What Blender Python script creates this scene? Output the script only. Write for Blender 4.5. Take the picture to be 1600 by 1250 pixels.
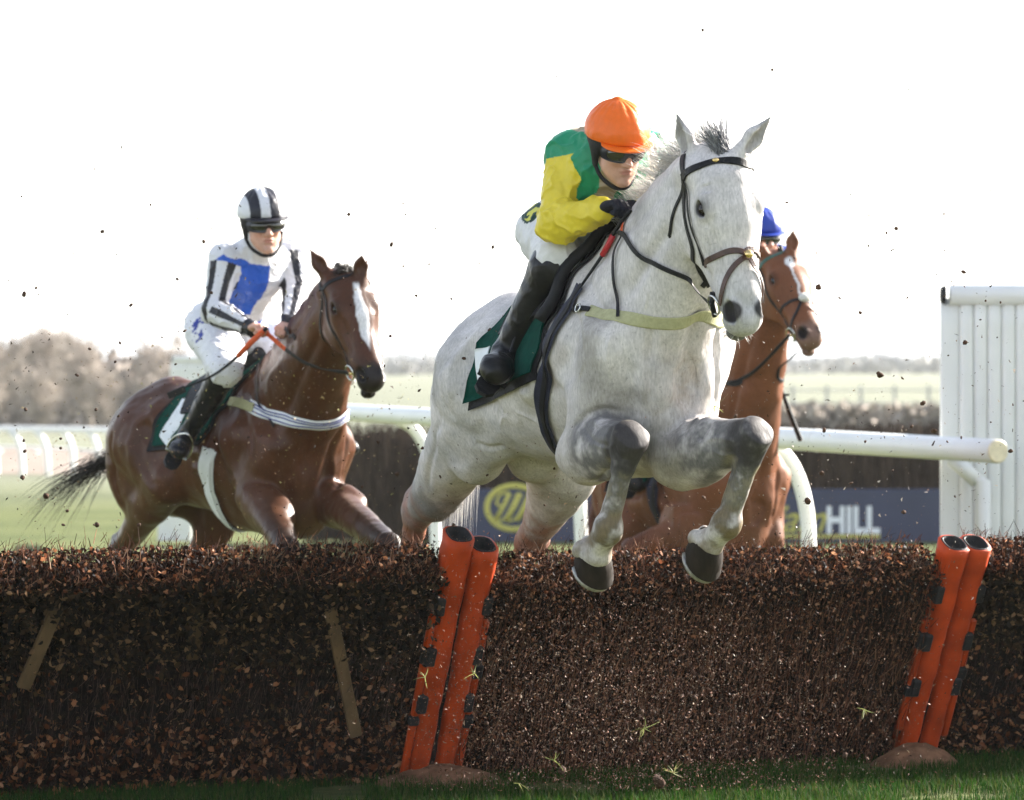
import bpy, math, random
import numpy as np
from mathutils import Vector, Matrix, noise as mnoise
from mathutils.bvhtree import BVHTree

# ------------------------------------------------------------------ camera, sky, sun, exposure
F, CX, HY, EYE = 5920.0, 800.0, 575.0, 1.73     # focal length in 1600-px pixels, horizon row, eye height
scene = bpy.context.scene
for o in list(bpy.data.objects):
    bpy.data.objects.remove(o)
cam = bpy.data.cameras.new("camera")
cam.sensor_width = 36.0
cam.lens = 36.0 * F / 1600.0
cam.shift_y = -50.0 / 1600.0
cam.clip_start = 0.5
cam.clip_end = 9000.0
cam.dof.use_dof = True
cam.dof.focus_distance = 14.4
cam.dof.aperture_fstop = 4.2
cam_o = bpy.data.objects.new("camera", cam)
cam_o.location = (0, 0, EYE)
cam_o.rotation_euler = (math.radians(90), 0, 0)
scene.collection.objects.link(cam_o)
scene.camera = cam_o

SUN_EL, SUN_AZ = math.radians(26), math.radians(55)    # azimuth from +Y towards +X: behind the horses, to the right
world = bpy.data.worlds.new("World")
scene.world = world
world.use_nodes = True
wn = world.node_tree
bg = wn.nodes["Background"]
sky = wn.nodes.new("ShaderNodeTexSky")
sky.sky_type = 'NISHITA'
sky.sun_disc = False
sky.sun_elevation = SUN_EL
sky.sun_rotation = SUN_AZ
sky.air_density = 1.0
sky.dust_density = 1.0
hs = wn.nodes.new("ShaderNodeHueSaturation")
hs.inputs['Saturation'].default_value = 0.6
wn.links.new(sky.outputs[0], hs.inputs['Color'])
wn.links.new(hs.outputs[0], bg.inputs['Color'])
bg.inputs['Strength'].default_value = 0.066
sun = bpy.data.lights.new("sun", 'SUN')
sun.energy = 5.0
sun.angle = math.radians(0.6)
sun.color = (1.0, 0.93, 0.84)
sun_o = bpy.data.objects.new("sun", sun)
sd = Vector((math.sin(SUN_AZ) * math.cos(SUN_EL), math.cos(SUN_AZ) * math.cos(SUN_EL), math.sin(SUN_EL)))
sun_o.rotation_euler = sd.to_track_quat('Z', 'Y').to_euler()
sun_o.location = (20, 20, 30)
scene.collection.objects.link(sun_o)
scene.view_settings.view_transform = 'Standard'
scene.view_settings.look = 'None'
scene.view_settings.gamma = 1.0
scene.view_settings.exposure = 2.45
scene.cycles.max_bounces = 8
scene.cycles.volume_bounces = 1
scene.cycles.use_denoising = True

# ------------------------------------------------------------------ helpers
rng = np.random.default_rng(7)
random.seed(7)
ORG = {}

def vec(*a):
    return np.array(a, float)

def P(px, py, d):
    """the point seen at photo pixel (px, py), d metres in front of the lens"""
    return np.array([(px - CX) * d / F, d, EYE - (py - HY) * d / F])

def unit(v):
    v = np.asarray(v, float)
    return v / (np.linalg.norm(v) + 1e-12)

def setup(o, label=None, cat=None, group=None, kind=None):
    if label: o['label'] = label
    if cat: o['category'] = cat
    if group: o['group'] = group
    if kind: o['kind'] = kind
    return o

def mesh_data(name, V, faces, mats, smooth=True, cols=None, fmat=None):
    V = np.asarray(V, np.float32)
    me = bpy.data.meshes.new(name)
    if isinstance(faces, np.ndarray):
        nf, k = faces.shape
        me.vertices.add(len(V)); me.vertices.foreach_set("co", V.ravel())
        me.loops.add(nf * k); me.loops.foreach_set("vertex_index", faces.astype(np.int32).ravel())
        me.polygons.add(nf)
        me.polygons.foreach_set("loop_start", np.arange(0, nf * k, k, dtype=np.int32))
        me.polygons.foreach_set("loop_total", np.full(nf, k, np.int32))
        me.update(calc_edges=True)
    else:
        me.from_pydata([tuple(map(float, v)) for v in V], [], [tuple(map(int, f)) for f in faces])
        me.update()
    if not isinstance(mats, (list, tuple)): mats = [mats]
    for m in mats: me.materials.append(m)
    if fmat is not None:
        me.polygons.foreach_set("material_index", np.asarray(fmat, np.int32))
    me.polygons.foreach_set("use_smooth", np.full(len(me.polygons), bool(smooth)))
    if cols is not None:
        at = me.color_attributes.new("tint", 'FLOAT_COLOR', 'POINT')
        c = np.ones((len(V), 4), np.float32); c[:, :3] = cols
        at.data.foreach_set("color", c.ravel())
    me.validate(clean_customdata=False)
    return me

def obj(name, V, faces, mats, parent=None, base=None, smooth=True, cols=None, fmat=None):
    """link one mesh object; a part keeps its parent's origin"""
    V = np.asarray(V, float)
    if parent is not None:
        org = ORG[parent.name]
    else:
        org = np.asarray(base, float) if base is not None else np.array([V[:, 0].mean(), V[:, 1].mean(), V[:, 2].min()])
    o = bpy.data.objects.new(name, mesh_data(name, V - org, faces, mats, smooth, cols, fmat))
    scene.collection.objects.link(o)
    if parent is not None: o.parent = parent
    else: o.location = org
    ORG[o.name] = org
    return o

def empty(name, base):
    o = bpy.data.objects.new(name, None)
    o.empty_display_size = .2
    scene.collection.objects.link(o)
    o.location = base
    ORG[o.name] = np.asarray(base, float)
    return o

class MB:
    """collects boxes, tubes and lathes for one mesh"""
    def __init__(s): s.v = []; s.f = []; s.n = 0; s.m = []
    def add(s, V, Fc, m=0):
        s.v.append(np.asarray(V, float)); s.f += [tuple(int(i) + s.n for i in f) for f in Fc]; s.n += len(V); s.m += [m] * len(Fc)
        return s
    def box(s, c, ax, half, bev=0.0, m=0):
        """box at c; ax rows = axes; bevelled along every edge when bev > 0"""
        ax = np.asarray(ax, float); h = np.asarray(half, float)
        if bev <= 0:
            L = np.array([[x, y, z] for x in (-1, 1) for y in (-1, 1) for z in (-1, 1)], float) * h
            Fc = [(0, 1, 3, 2), (4, 6, 7, 5), (0, 4, 5, 1), (2, 3, 7, 6), (0, 2, 6, 4), (1, 5, 7, 3)]
        else:
            L = []; idx = {}
            for x in (-1, 1):
                for y in (-1, 1):
                    for z in (-1, 1):
                        for k in range(3):
                            q = np.array([x, y, z], float) * (h - bev); q[k] = (x, y, z)[k] * h[k]
                            idx[(x, y, z, k)] = len(L); L.append(q)
            L = np.array(L); Fc = []
            for k in range(3):
                i, j = [a for a in range(3) if a != k]
                for sgn in (-1, 1):
                    q = []
                    for (p, r) in ((-1, -1), (1, -1), (1, 1), (-1, 1)):
                        t = [0, 0, 0]; t[k] = sgn; t[i] = p; t[j] = r
                        q.append(idx[(*t, k)])
                    Fc.append(q)
                for p in (-1, 1):
                    for r in (-1, 1):
                        t0 = [0, 0, 0]; t1 = [0, 0, 0]; t0[k] = -1; t1[k] = 1
                        t0[i] = t1[i] = p; t0[j] = t1[j] = r
                        Fc.append([idx[(*t0, i)], idx[(*t1, i)], idx[(*t1, j)], idx[(*t0, j)]])
            for x in (-1, 1):
                for y in (-1, 1):
                    for z in (-1, 1):
                        Fc.append([idx[(x, y, z, k)] for k in range(3)])
            Fc2 = []
            for f in Fc:
                q = L[list(f)]; nn = np.cross(q[1] - q[0], q[2] - q[0])
                Fc2.append(f if nn @ q.mean(0) > 0 else f[::-1])
            Fc = Fc2
        s.add(np.asarray(c, float) + L @ ax, Fc, m); return s
    def tube(s, pts, r, n=10, cap=True, flat=None, m=0):
        """round tube along pts, r a number or one per point; flat=(axis, factor) squashes it"""
        pts = np.asarray(pts, float); k = len(pts); r = np.full(k, r, float) if np.isscalar(r) else np.asarray(r, float)
        T = np.gradient(pts, axis=0); T /= np.linalg.norm(T, axis=1)[:, None] + 1e-12
        up = vec(0, 0, 1) if abs(T[0][2]) < .9 else vec(1, 0, 0)
        if flat is not None: up = unit(flat[0])
        V = []
        for i in range(k):
            a = unit(up - T[i] * (up @ T[i])); b = np.cross(T[i], a)
            if flat is None: up = a
            fa = flat[1] if flat is not None else 1.0
            for j in range(n):
                t = 2 * math.pi * j / n
                V.append(pts[i] + r[i] * (math.cos(t) * a * fa + math.sin(t) * b))
        Fc = []
        for i in range(k - 1):
            for j in range(n):
                Fc.append((i * n + j, i * n + (j + 1) % n, (i + 1) * n + (j + 1) % n, (i + 1) * n + j))
        if cap:
            Fc.append(tuple(range(n))[::-1]); Fc.append(tuple(range((k - 1) * n, k * n)))
        s.add(V, Fc, m); return s
    def sphere(s, c, r, nu=12, nv=8, M=None, m=0):
        r = np.full(3, r, float) if np.isscalar(r) else np.asarray(r, float)
        V = []
        for i in range(nv + 1):
            a = math.pi * i / nv
            for j in range(nu):
                b = 2 * math.pi * j / nu
                V.append([math.sin(a) * math.cos(b), math.sin(a) * math.sin(b), math.cos(a)])
        V = np.array(V) * r
        if M is not None: V = V @ np.asarray(M)
        Fc = [(i * nu + j, (i + 1) * nu + j, (i + 1) * nu + (j + 1) % nu, i * nu + (j + 1) % nu) for i in range(nv) for j in range(nu)]
        s.add(V + np.asarray(c, float), Fc, m); return s
    def build(s, name, mats, parent=None, base=None, smooth=False, cols=None):
        return obj(name, np.concatenate(s.v), s.f, mats, parent, base, smooth, cols, s.m)

def smooth_path(pts, step):
    """Catmull-Rom through pts, resampled evenly"""
    pts = np.asarray(pts, float)
    if len(pts) == 2: fine = np.linspace(pts[0], pts[1], 40)
    else:
        q = np.vstack([2 * pts[0] - pts[1], pts, 2 * pts[-1] - pts[-2]]); fine = []
        for i in range(len(pts) - 1):
            p0, p1, p2, p3 = q[i:i + 4]
            for t in np.linspace(0, 1, 24, endpoint=False):
                fine.append(.5 * (2 * p1 + (p2 - p0) * t + (2 * p0 - 5 * p1 + 4 * p2 - p3) * t * t + (3 * p1 - p0 - 3 * p2 + p3) * t ** 3))
        fine.append(pts[-1]); fine = np.array(fine)
    L = np.r_[0, np.cumsum(np.linalg.norm(np.diff(fine, axis=0), axis=1))]
    n = max(3, int(L[-1] / step) + 1)
    u = np.linspace(0, L[-1], n)
    return np.stack([np.interp(u, L, fine[:, k]) for k in range(3)], 1)

def strip(pts, nrm, width, thick):
    """flat strap along pts with outward normals nrm"""
    k = len(pts); T = np.gradient(pts, axis=0); T /= np.linalg.norm(T, axis=1)[:, None] + 1e-12
    side = np.cross(nrm, T); side /= np.linalg.norm(side, axis=1)[:, None] + 1e-12
    nn = np.cross(T, side)
    w = (np.full(k, width) if np.isscalar(width) else np.asarray(width))[:, None] / 2
    ring = [pts - side * w, pts - side * w * .8 + nn * thick, pts + side * w * .8 + nn * thick, pts + side * w, pts - nn * thick * .4]
    m = len(ring)
    V = np.stack(ring, 1).reshape(-1, 3)
    Fc = [(i * m + j, i * m + (j + 1) % m, (i + 1) * m + (j + 1) % m, (i + 1) * m + j) for i in range(k - 1) for j in range(m)]
    Fc += [tuple(range(m))[::-1], tuple(range((k - 1) * m, k * m))]
    return V, Fc

# ------------------------------------------------------------------ materials
def new_mat(name):
    m = bpy.data.materials.new(name); m.use_nodes = True
    return m, m.node_tree.nodes, m.node_tree.links, m.node_tree.nodes["Principled BSDF"]

def mat(name, col, rough=.5, spec=.5, noise=0.0, nscale=20.0, bump=0.0, bscale=60.0, metal=0.0, tint=False, trans=0.0, coat=0.0, sheen=0.0, stretch=None):
    """plain procedural surface: colour varied by noise, bump from a second noise"""
    m, N, L, b = new_mat(name)
    b.inputs['Roughness'].default_value = rough
    b.inputs['Specular IOR Level'].default_value = spec
    b.inputs['Metallic'].default_value = metal
    if coat: b.inputs['Coat Weight'].default_value = coat; b.inputs['Coat Roughness'].default_value = .15
    if sheen: b.inputs['Sheen Weight'].default_value = sheen
    tc = N.new("ShaderNodeTexCoord")
    src = tc.outputs['Object']
    if stretch:
        mp = N.new("ShaderNodeMapping"); mp.inputs['Scale'].default_value = stretch
        L.new(src, mp.inputs['Vector']); src = mp.outputs[0]
    if tint:
        a = N.new("ShaderNodeAttribute"); a.attribute_name = "tint"; base = a.outputs['Color']
    else:
        c = N.new("ShaderNodeRGB"); c.outputs[0].default_value = (*col, 1); base = c.outputs[0]
    if noise:
        t = N.new("ShaderNodeTexNoise"); t.inputs['Scale'].default_value = nscale; t.inputs['Detail'].default_value = 5
        L.new(src, t.inputs['Vector'])
        r = N.new("ShaderNodeMapRange"); r.inputs[1].default_value = .3; r.inputs[2].default_value = .7
        r.inputs[3].default_value = 1 - noise; r.inputs[4].default_value = 1 + noise
        L.new(t.outputs['Fac'], r.inputs[0])
        x = N.new("ShaderNodeVectorMath"); x.operation = 'SCALE'
        L.new(base, x.inputs[0]); L.new(r.outputs[0], x.inputs['Scale']); base = x.outputs[0]
    L.new(base, b.inputs['Base Color'])
    if bump:
        t2 = N.new("ShaderNodeTexNoise"); t2.inputs['Scale'].default_value = bscale; t2.inputs['Detail'].default_value = 4
        L.new(src, t2.inputs['Vector'])
        bp = N.new("ShaderNodeBump"); bp.inputs['Strength'].default_value = bump; bp.inputs['Distance'].default_value = .01
        L.new(t2.outputs['Fac'], bp.inputs['Height']); L.new(bp.outputs[0], b.inputs['Normal'])
    if trans:
        tr = N.new("ShaderNodeBsdfTranslucent"); L.new(base, tr.inputs['Color'])
        mx = N.new("ShaderNodeMixShader"); mx.inputs[0].default_value = trans
        out = N["Material Output"]
        L.new(b.outputs[0], mx.inputs[1]); L.new(tr.outputs[0], mx.inputs[2]); L.new(mx.outputs[0], out.inputs['Surface'])
    return m

M_leaf = mat("dry_leaf", (0, 0, 0), rough=.6, spec=.12, tint=True, trans=.30)
M_twig = mat("twig", (.05, .03, .025), rough=.8, spec=.06, noise=.3, tint=True)
M_orange = mat("orange_vinyl", (.37, .040, .004), rough=.55, spec=.2, noise=.38, nscale=7, bump=.55, bscale=14)
M_foam = mat("black_foam", (.014, .014, .016), rough=.6, spec=.2, noise=.4, nscale=40, bump=.3)
M_black = mat("black_leather", (.012, .012, .014), rough=.5, spec=.18, noise=.3, nscale=30, bump=.25, bscale=45)
M_strap = mat("black_strap", (.014, .014, .017), rough=.5, spec=.2, noise=.3, nscale=60)
M_wood = mat("weathered_wood", (.11, .068, .034), rough=.8, spec=.2, noise=.35, nscale=14, bump=.4, bscale=30, stretch=(1, 1, .2))
M_whiteplastic = mat("white_plastic", (.78, .78, .76), rough=.38, spec=.5, noise=.05, nscale=3)
M_cream = mat("cut_plastic_end", (.75, .66, .47), rough=.5, noise=.12, nscale=25)
M_soil = mat("bare_soil", (.16, .085, .05), rough=.95, spec=.1, noise=.45, nscale=18, bump=.8, bscale=25)
M_metal = mat("steel", (.6, .6, .58), rough=.25, metal=1.0)
M_brass = mat("brass", (.75, .55, .25), rough=.25, metal=1.0)
# ------------------------------------------------------------------ ground and distance
YS = np.array([-60, 20, 44, 60, 97, 165, 300, 800, 2500, 6000.])
ZL = np.array([0, 0, -.33, -.62, -1.06, -1.0, -.3, 1.0, 2.0, 2.5])
ZR = np.array([0, 0, -.30, -.33, -.36, -.22, .5, 1.45, 2.5, 3.0])

def ground(x, y):
    x = np.asarray(x, float); y = np.asarray(y, float)
    t = np.clip((x / np.maximum(y, 1) + .075) / .07, 0, 1); t = t * t * (3 - 2 * t)
    return (1 - t) * np.interp(y, YS, ZL) + t * np.interp(y, YS, ZR)

def sheet(name, ys, tmin, tmax, nt, mats, dz=0.0, kind='structure', fan=True, jit=0.0):
    ys = np.asarray(ys, float); t = np.linspace(tmin, tmax, nt)
    if fan: Xg = t[None] * (np.abs(ys[:, None]) + 30)
    else: Xg = np.repeat(t[None], len(ys), 0)
    Yg = np.repeat(ys[:, None], nt, 1)
    Zg = ground(Xg, Yg) + dz + jit * rng.normal(size=Xg.shape)
    V = np.stack([Xg, Yg, Zg], -1).reshape(-1, 3)
    a = np.arange(len(ys) - 1)[:, None] * nt + np.arange(nt - 1)[None]
    Fc = np.stack([a, a + 1, a + 1 + nt, a + nt], -1).reshape(-1, 4)
    o = obj(name, V, Fc, mats, base=(0, 0, 0)); o['kind'] = kind
    return o

def ground_mat():
    m, N, L, b = new_mat("turf")
    b.inputs['Roughness'].default_value = .9; b.inputs['Specular IOR Level'].default_value = .1
    tc = N.new("ShaderNodeTexCoord")
    def ns(scale, det=6):
        t = N.new("ShaderNodeTexNoise"); t.inputs['Scale'].default_value = scale; t.inputs['Detail'].default_value = det
        L.new(tc.outputs['Object'], t.inputs['Vector']); return t.outputs['Fac']
    r = N.new("ShaderNodeValToRGB"); r.color_ramp.elements[0].position = .35; r.color_ramp.elements[1].position = .68
    r.color_ramp.elements[0].color = (.068, .088, .030, 1); r.color_ramp.elements[1].color = (.122, .138, .055, 1)
    L.new(ns(.35), r.inputs[0])
    mx = N.new("ShaderNodeMix"); mx.data_type = 'RGBA'; mx.blend_type = 'MULTIPLY'; mx.inputs[0].default_value = .7
    r2 = N.new("ShaderNodeValToRGB"); r2.color_ramp.elements[0].position = .3; r2.color_ramp.elements[1].position = .7
    r2.color_ramp.elements[0].color = (.45, .45, .4, 1); r2.color_ramp.elements[1].color = (1.3, 1.25, 1.1, 1)
    L.new(ns(9), r2.inputs[0]); L.new(r.outputs[0], mx.inputs[6]); L.new(r2.outputs[0], mx.inputs[7])
    sep = N.new("ShaderNodeSeparateXYZ"); L.new(tc.outputs['Object'], sep.inputs[0])
    fr_ = N.new("ShaderNodeMapRange"); fr_.inputs[1].default_value = 62; fr_.inputs[2].default_value = 100; L.new(sep.outputs['Y'], fr_.inputs[0])
    pm = N.new("ShaderNodeMix"); pm.data_type = 'RGBA'; pm.inputs[7].default_value = (.165, .175, .125, 1)     # pasture beyond the course, paled to carry haze in its colour
    L.new(fr_.outputs[0], pm.inputs[0]); L.new(mx.outputs[2], pm.inputs[6]); L.new(pm.outputs[2], b.inputs['Base Color'])
    bp = N.new("ShaderNodeBump"); bp.inputs['Strength'].default_value = .8; bp.inputs['Distance'].default_value = .04
    L.new(ns(30), bp.inputs['Height']); L.new(bp.outputs[0], b.inputs['Normal'])
    return m
M_turf = ground_mat()
sheet("ground", np.r_[np.linspace(-60, 10, 8), np.linspace(12, 20, 40), np.linspace(21, 60, 40), np.geomspace(63, 6000, 60)], -.75, .75, 121, M_turf)
M_track = mat("dirt", (.20, .165, .14), rough=.95, spec=.1, noise=.35, nscale=1.2, bump=.5, bscale=6)
ts = sheet("dirt_track", np.linspace(99, 128, 12), -46, -5.5, 30, M_track, dz=.02, fan=False)

def hills(name, y, prof, z0, col):
    """a long low ridge with a rounded cross-section"""
    xs = np.linspace(-1, 1, 160) * y * .8
    top = np.array([prof(x) for x in xs]); V = []
    sec = [(-420, 0), (-260, .35), (-120, .8), (0, 1), (160, .75), (420, 0)]
    for dy, k in sec:
        V.append(np.stack([xs, np.full_like(xs, y + dy), z0 - 3 + (top + 3) * k], 1))
    n = len(xs); V = np.concatenate(V)
    a = np.arange(len(sec) - 1)[:, None] * n + np.arange(n - 1)[None]
    Fc = np.stack([a, a + 1, a + 1 + n, a + n], -1).reshape(-1, 4)
    o = obj(name, V, Fc, mat(name + "_cover", col, rough=.95, spec=.05, noise=.5, nscale=.012), base=(0, y, 0)); o['kind'] = 'structure'
def ridge(x):
    return 16 + 9 * math.sin(x * .0021 + .7) + 5 * math.sin(x * .006 + 2) + 2.5 * math.sin(x * .019) + 1.4 * math.sin(x * .051)
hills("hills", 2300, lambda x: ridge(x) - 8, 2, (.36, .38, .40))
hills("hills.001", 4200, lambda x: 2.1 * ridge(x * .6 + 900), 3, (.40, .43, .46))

# far-off woods that read as one mass: thousands of twig-clump faces each
def wood(name, x0, x1, y0, y1, h, n, col, label):
    x = rng.uniform(x0, x1, n); y = rng.uniform(y0, y1, n)
    hh = h * (.62 + .38 * np.sin(x * .11 + 1.3) * np.sin(x * .043 + .4)) * rng.uniform(.75, 1.05, n)
    z = ground(x, y) + hh * rng.uniform(0, 1, n) ** .8
    s = rng.uniform(.5, 1.3, n) * h * (.07 if y0 < 400 else .16)
    c = np.stack([x, y, z], 1); V = []
    for k in range(4):
        V.append(c + rng.normal(size=(n, 3)) * s[:, None] * vec(1, .6, 1.2))
    V = np.stack(V, 1).reshape(-1, 3)
    o = obj(name, V, np.arange(4 * n).reshape(-1, 4), mat(name + "_twigs", col, rough=.95, spec=.05, noise=.5, nscale=.3), base=(.5 * (x0 + x1), y0, 0))
    setup(o, label, 'wood', kind='stuff')
wood("distant_wood", -75, 260, 900, 960, 3.4, 16000, (.26, .27, .29), "faint far wood along the horizon behind the course")
wood("thicket", -30, -9.5, 174, 190, 4.2, 7000, (.35, .305, .265), "grey brown thicket filling the gaps between the bare trees on the left")  # thicket colour lightened to include the haze in front of it
wood("distant_wood.001", -40, 180, 520, 560, 2.6, 9000, (.26, .26, .25), "pale hedge line far behind the rails")

# ------------------------------------------------------------------ bare trees on the left
M_bark = mat("bark", (.28, .24, .205), rough=.9, spec=.1, noise=.3, nscale=6)
M_twigs = mat("bare_twigs", (.36, .315, .275), rough=.9, spec=.1, noise=.35, nscale=1.5)  # bark and twigs paled so that distant haze sits in their colour
def bare_tree(x, y, h, label, spread=.55, n=900, seed=0, group="bare scrub trees beyond the far rail"):
    r = np.random.default_rng(seed)
    base = vec(x, y, float(ground(x, y)) - .05)
    root = empty("bare_tree", base); setup(root, label, 'tree', group)
    tb = MB(); nst = r.integers(3, 6); limbs = []
    for i in range(nst):
        a = r.uniform(0, 6.28); lean = r.uniform(.12, .45) * spread
        p = [base + vec(0, 0, 0)]
        for k in range(1, 6):
            t = k / 5
            p.append(base + vec(math.cos(a) * lean * h * t + r.normal() * .04 * h * t, math.sin(a) * lean * h * t, h * .85 * t))
        tb.tube(p, np.linspace(.028 * h, .004 * h, 6), 6)
        limbs.append(np.array(p))
        for q in range(7):
            j = r.integers(1, 5); s0 = p[j]; d = unit(r.normal(size=3) * vec(1, 1, .3) + vec(0, 0, .9))
            L = h * r.uniform(.2, .45)
            pp = [s0 + d * L * t + vec(0, 0, .12 * L * t * t) for t in (0, .35, .7, 1)]
            tb.tube(pp, np.linspace(.009 * h, .002 * h, 4), 4); limbs.append(np.array(pp))
    tb.build("trunk", M_bark, root)
    V = []
    for i in range(n):
        l = limbs[r.integers(len(limbs))]; u = r.uniform(.25, 1) * (len(l) - 1); j = min(int(u), len(l) - 2)
        s0 = l[j] + (l[j + 1] - l[j]) * (u - j)
        d = unit(r.normal(size=3) * vec(1, 1, .6) + vec(0, 0, .55)); L = h * r.uniform(.08, .26)
        w = unit(np.cross(d, r.normal(size=3))) * .006 * h
        e = s0 + d * L
        V += [s0 - w, s0 + w, e + w * .3, e - w * .3]
    V = np.array(V)
    obj("crown", V, np.arange(len(V)).reshape(-1, 4), M_twigs, root, smooth=False)
    return root
tl = ["tall bare scrub tree at the left edge of the picture", "broad bare thicket tree just right of the left edge", "leaning bare tree with a ragged top above the far white rail",
      "low bare scrub tree in front of the left thicket", "thin bare tree left of the bay horse's tail", "rounded bare bush behind the far white rail", "small bare tree above the bay horse's rump",
      "pale bare bush right of the left thicket", "short twiggy bush behind the bay horse's tail", "bare bush farthest back on the left", "wispy bare tree between two denser thickets", "bare bush behind the bay horse's rump",
      "tall pale bare tree behind the left edge thicket", "bare tree with a spreading crown behind the dense thicket", "thin pale bare tree nearest to the bay horse's saddle", "bare bush low at the left border above the rail"]
tp = [(-23.6, 168, 4.9), (-20.9, 172, 4.7), (-18.4, 166, 3.9), (-22.3, 160, 3.0), (-16.4, 175, 4.0), (-19.6, 158, 2.8), (-13.4, 178, 3.3), (-15.3, 162, 2.6), (-17.3, 160, 2.5), (-12.0, 190, 3.4), (-25.6, 175, 4.6), (-13.8, 164, 2.5), (-21.6, 182, 4.6), (-17.2, 184, 4.2), (-15.0, 186, 3.4), (-24.2, 158, 3.2)]
for i, (x, y, h) in enumerate(tp):
    bare_tree(x, y, h, tl[i], n=1500, seed=40 + i, spread=.75)

# ------------------------------------------------------------------ rails
def rail_leg(top, out, gz, r, curve=.32):
    """plastic leg that leaves the rail sideways and bends down to the ground"""
    o2 = unit(vec(out[0], out[1], 0)); pts = []
    for t in np.linspace(0, 1, 12):
        a = t * math.pi / 2
        pts.append(top + o2 * curve * math.sin(a) * .9 - vec(0, 0, 1) * (.62 * (1 - math.cos(a))) - vec(0, 0, .04) * t)
    e = pts[-1]; pts.append(vec(e[0] + o2[0] * .02, e[1] + o2[1] * .02, .5 * (e[2] + gz))); pts.append(vec(e[0] + o2[0] * .03, e[1] + o2[1] * .03, gz - .1))
    return np.array(pts)
ra, rb = P(1559, 705, 23.4), P(536, 642, 34.0)
ra[2] = 1.215; rb[2] = 1.335
rdir = unit(rb - ra)
rl = empty("running_rail", vec(*(0.5 * (ra + rb))[:2], -.1))
setup(rl, "thick white plastic rail with curved legs, its cut end before the white wing", "rail")
t = MB(); t.tube(smooth_path([ra, ra + (rb - ra) * .5, rb, P(470, 640, 39.0), P(405, 643, 46.0)], .5), .075, 20, cap=True)
t.build("rail", M_whiteplastic, rl, smooth=True)
t = MB(); t.tube([ra - rdir * .012, ra + rdir * .002], [.066, .074], 20); t.build("end_cap", M_cream, rl)
for s in (2.38,):
    t = MB(); t.tube([ra + rdir * s, ra + rdir * (s + .035)], .0775, 20); t.build("joint_collar", M_whiteplastic, rl, smooth=False)
out = vec(.93, .36, 0)
for s in (3.15, 7.05, 10.15):
    p = ra + rdir * s; p[2] -= .05
    t = MB(); t.tube(rail_leg(p, out, float(ground(p[0], p[1])), .05, .36), .052, 14); t.build("leg", M_whiteplastic, rl, smooth=True)

# far rail on the left
fr = empty("far_rail", vec(-13, 97, -1.06)); setup(fr, "blurred far white rail with bent posts on the left grass", "rail")
pts = [P(-420, 667, 100), P(-120, 669, 98), P(60, 671, 97), P(180, 673, 97), P(420, 678, 97)]
t = MB(); t.tube(smooth_path(pts, 1.0), .085, 10); t.build("rail", M_whiteplastic, fr, smooth=True)
for px in range(-385, 400, 40):
    y = 97.0 if px > 20 else 97 + (20 - px) * .007
    p = P(px, 676, y); gz = float(ground(p[0], p[1]))
    t = MB(); t.tube(rail_leg(p, vec(1, -.1, 0), gz, .05, .34), .075, 8); t.build("post", M_whiteplastic, fr, smooth=True)
# second, lower line of the same kind further on
fr2 = empty("far_rail", vec(-16, 122, -1.04)); setup(fr2, "low farther white rail seen through the posts of the far rail", "rail")
t = MB(); pts2 = [P(-300, 697, 122), P(40, 699, 122), P(160, 706, 122), P(300, 712, 122)]
t.tube(smooth_path(pts2, 1.0), .05, 8); t.build("rail", M_whiteplastic, fr2, smooth=True)
for px in range(-290, 300, 58):
    p = P(px, 700 + max(0, px - 40) * .05, 122); gz = float(ground(p[0], p[1]))
    t = MB(); t.tube([p, vec(p[0], p[1], gz - .1)], .05, 6); t.build("post", M_whiteplastic, fr2, smooth=True)

# thin fence on the far field at the right
ff = empty("field_fence", vec(13, 150, -.25)); setup(ff, "thin grey post and rail fence across the far field on the right", "fence")
M_greywood = mat("grey_wood", (.36, .36, .35), rough=.8, noise=.2, nscale=5)
for px in range(1080, 1720, 53):
    p = P(px, 648, 152); gz = float(ground(p[0], p[1]))
    t = MB(); t.box(vec(p[0], p[1], gz + .6), np.eye(3), (.06, .05, .68)); t.build("post", M_greywood, ff)
for zz in (.55, 1.08):
    t = MB(); a = P(1060, 648, 151.9); b = P(1720, 648, 151.9)
    t.tube([vec(a[0], a[1], -.25 + zz), vec(b[0], b[1], -.22 + zz)], .035, 6); t.build("rail", M_greywood, ff)
# brown stubble belt in front of that fence
def hedge(name, x0, x1, y, h, n, col, label):
    x = rng.uniform(x0, x1, n); yy = y + rng.normal(size=n) * .5; z = ground(x, yy) + h * rng.uniform(0, 1, n)
    c = np.stack([x, yy, z], 1); V = np.stack([c + rng.normal(size=(n, 3)) * .12 for k in range(4)], 1).reshape(-1, 3)
    o = obj(name, V, np.arange(4 * n).reshape(-1, 4), mat(name + "_twigs", col, rough=.95, spec=.05, noise=.4, nscale=1.5), base=(.5 * (x0 + x1), y, 0))
    setup(o, label, 'hedge')
hedge("hedge", 4, 30, 108, .95, 9000, (.30, .265, .23), "low brown hedge across the field behind the white rail")

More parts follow.
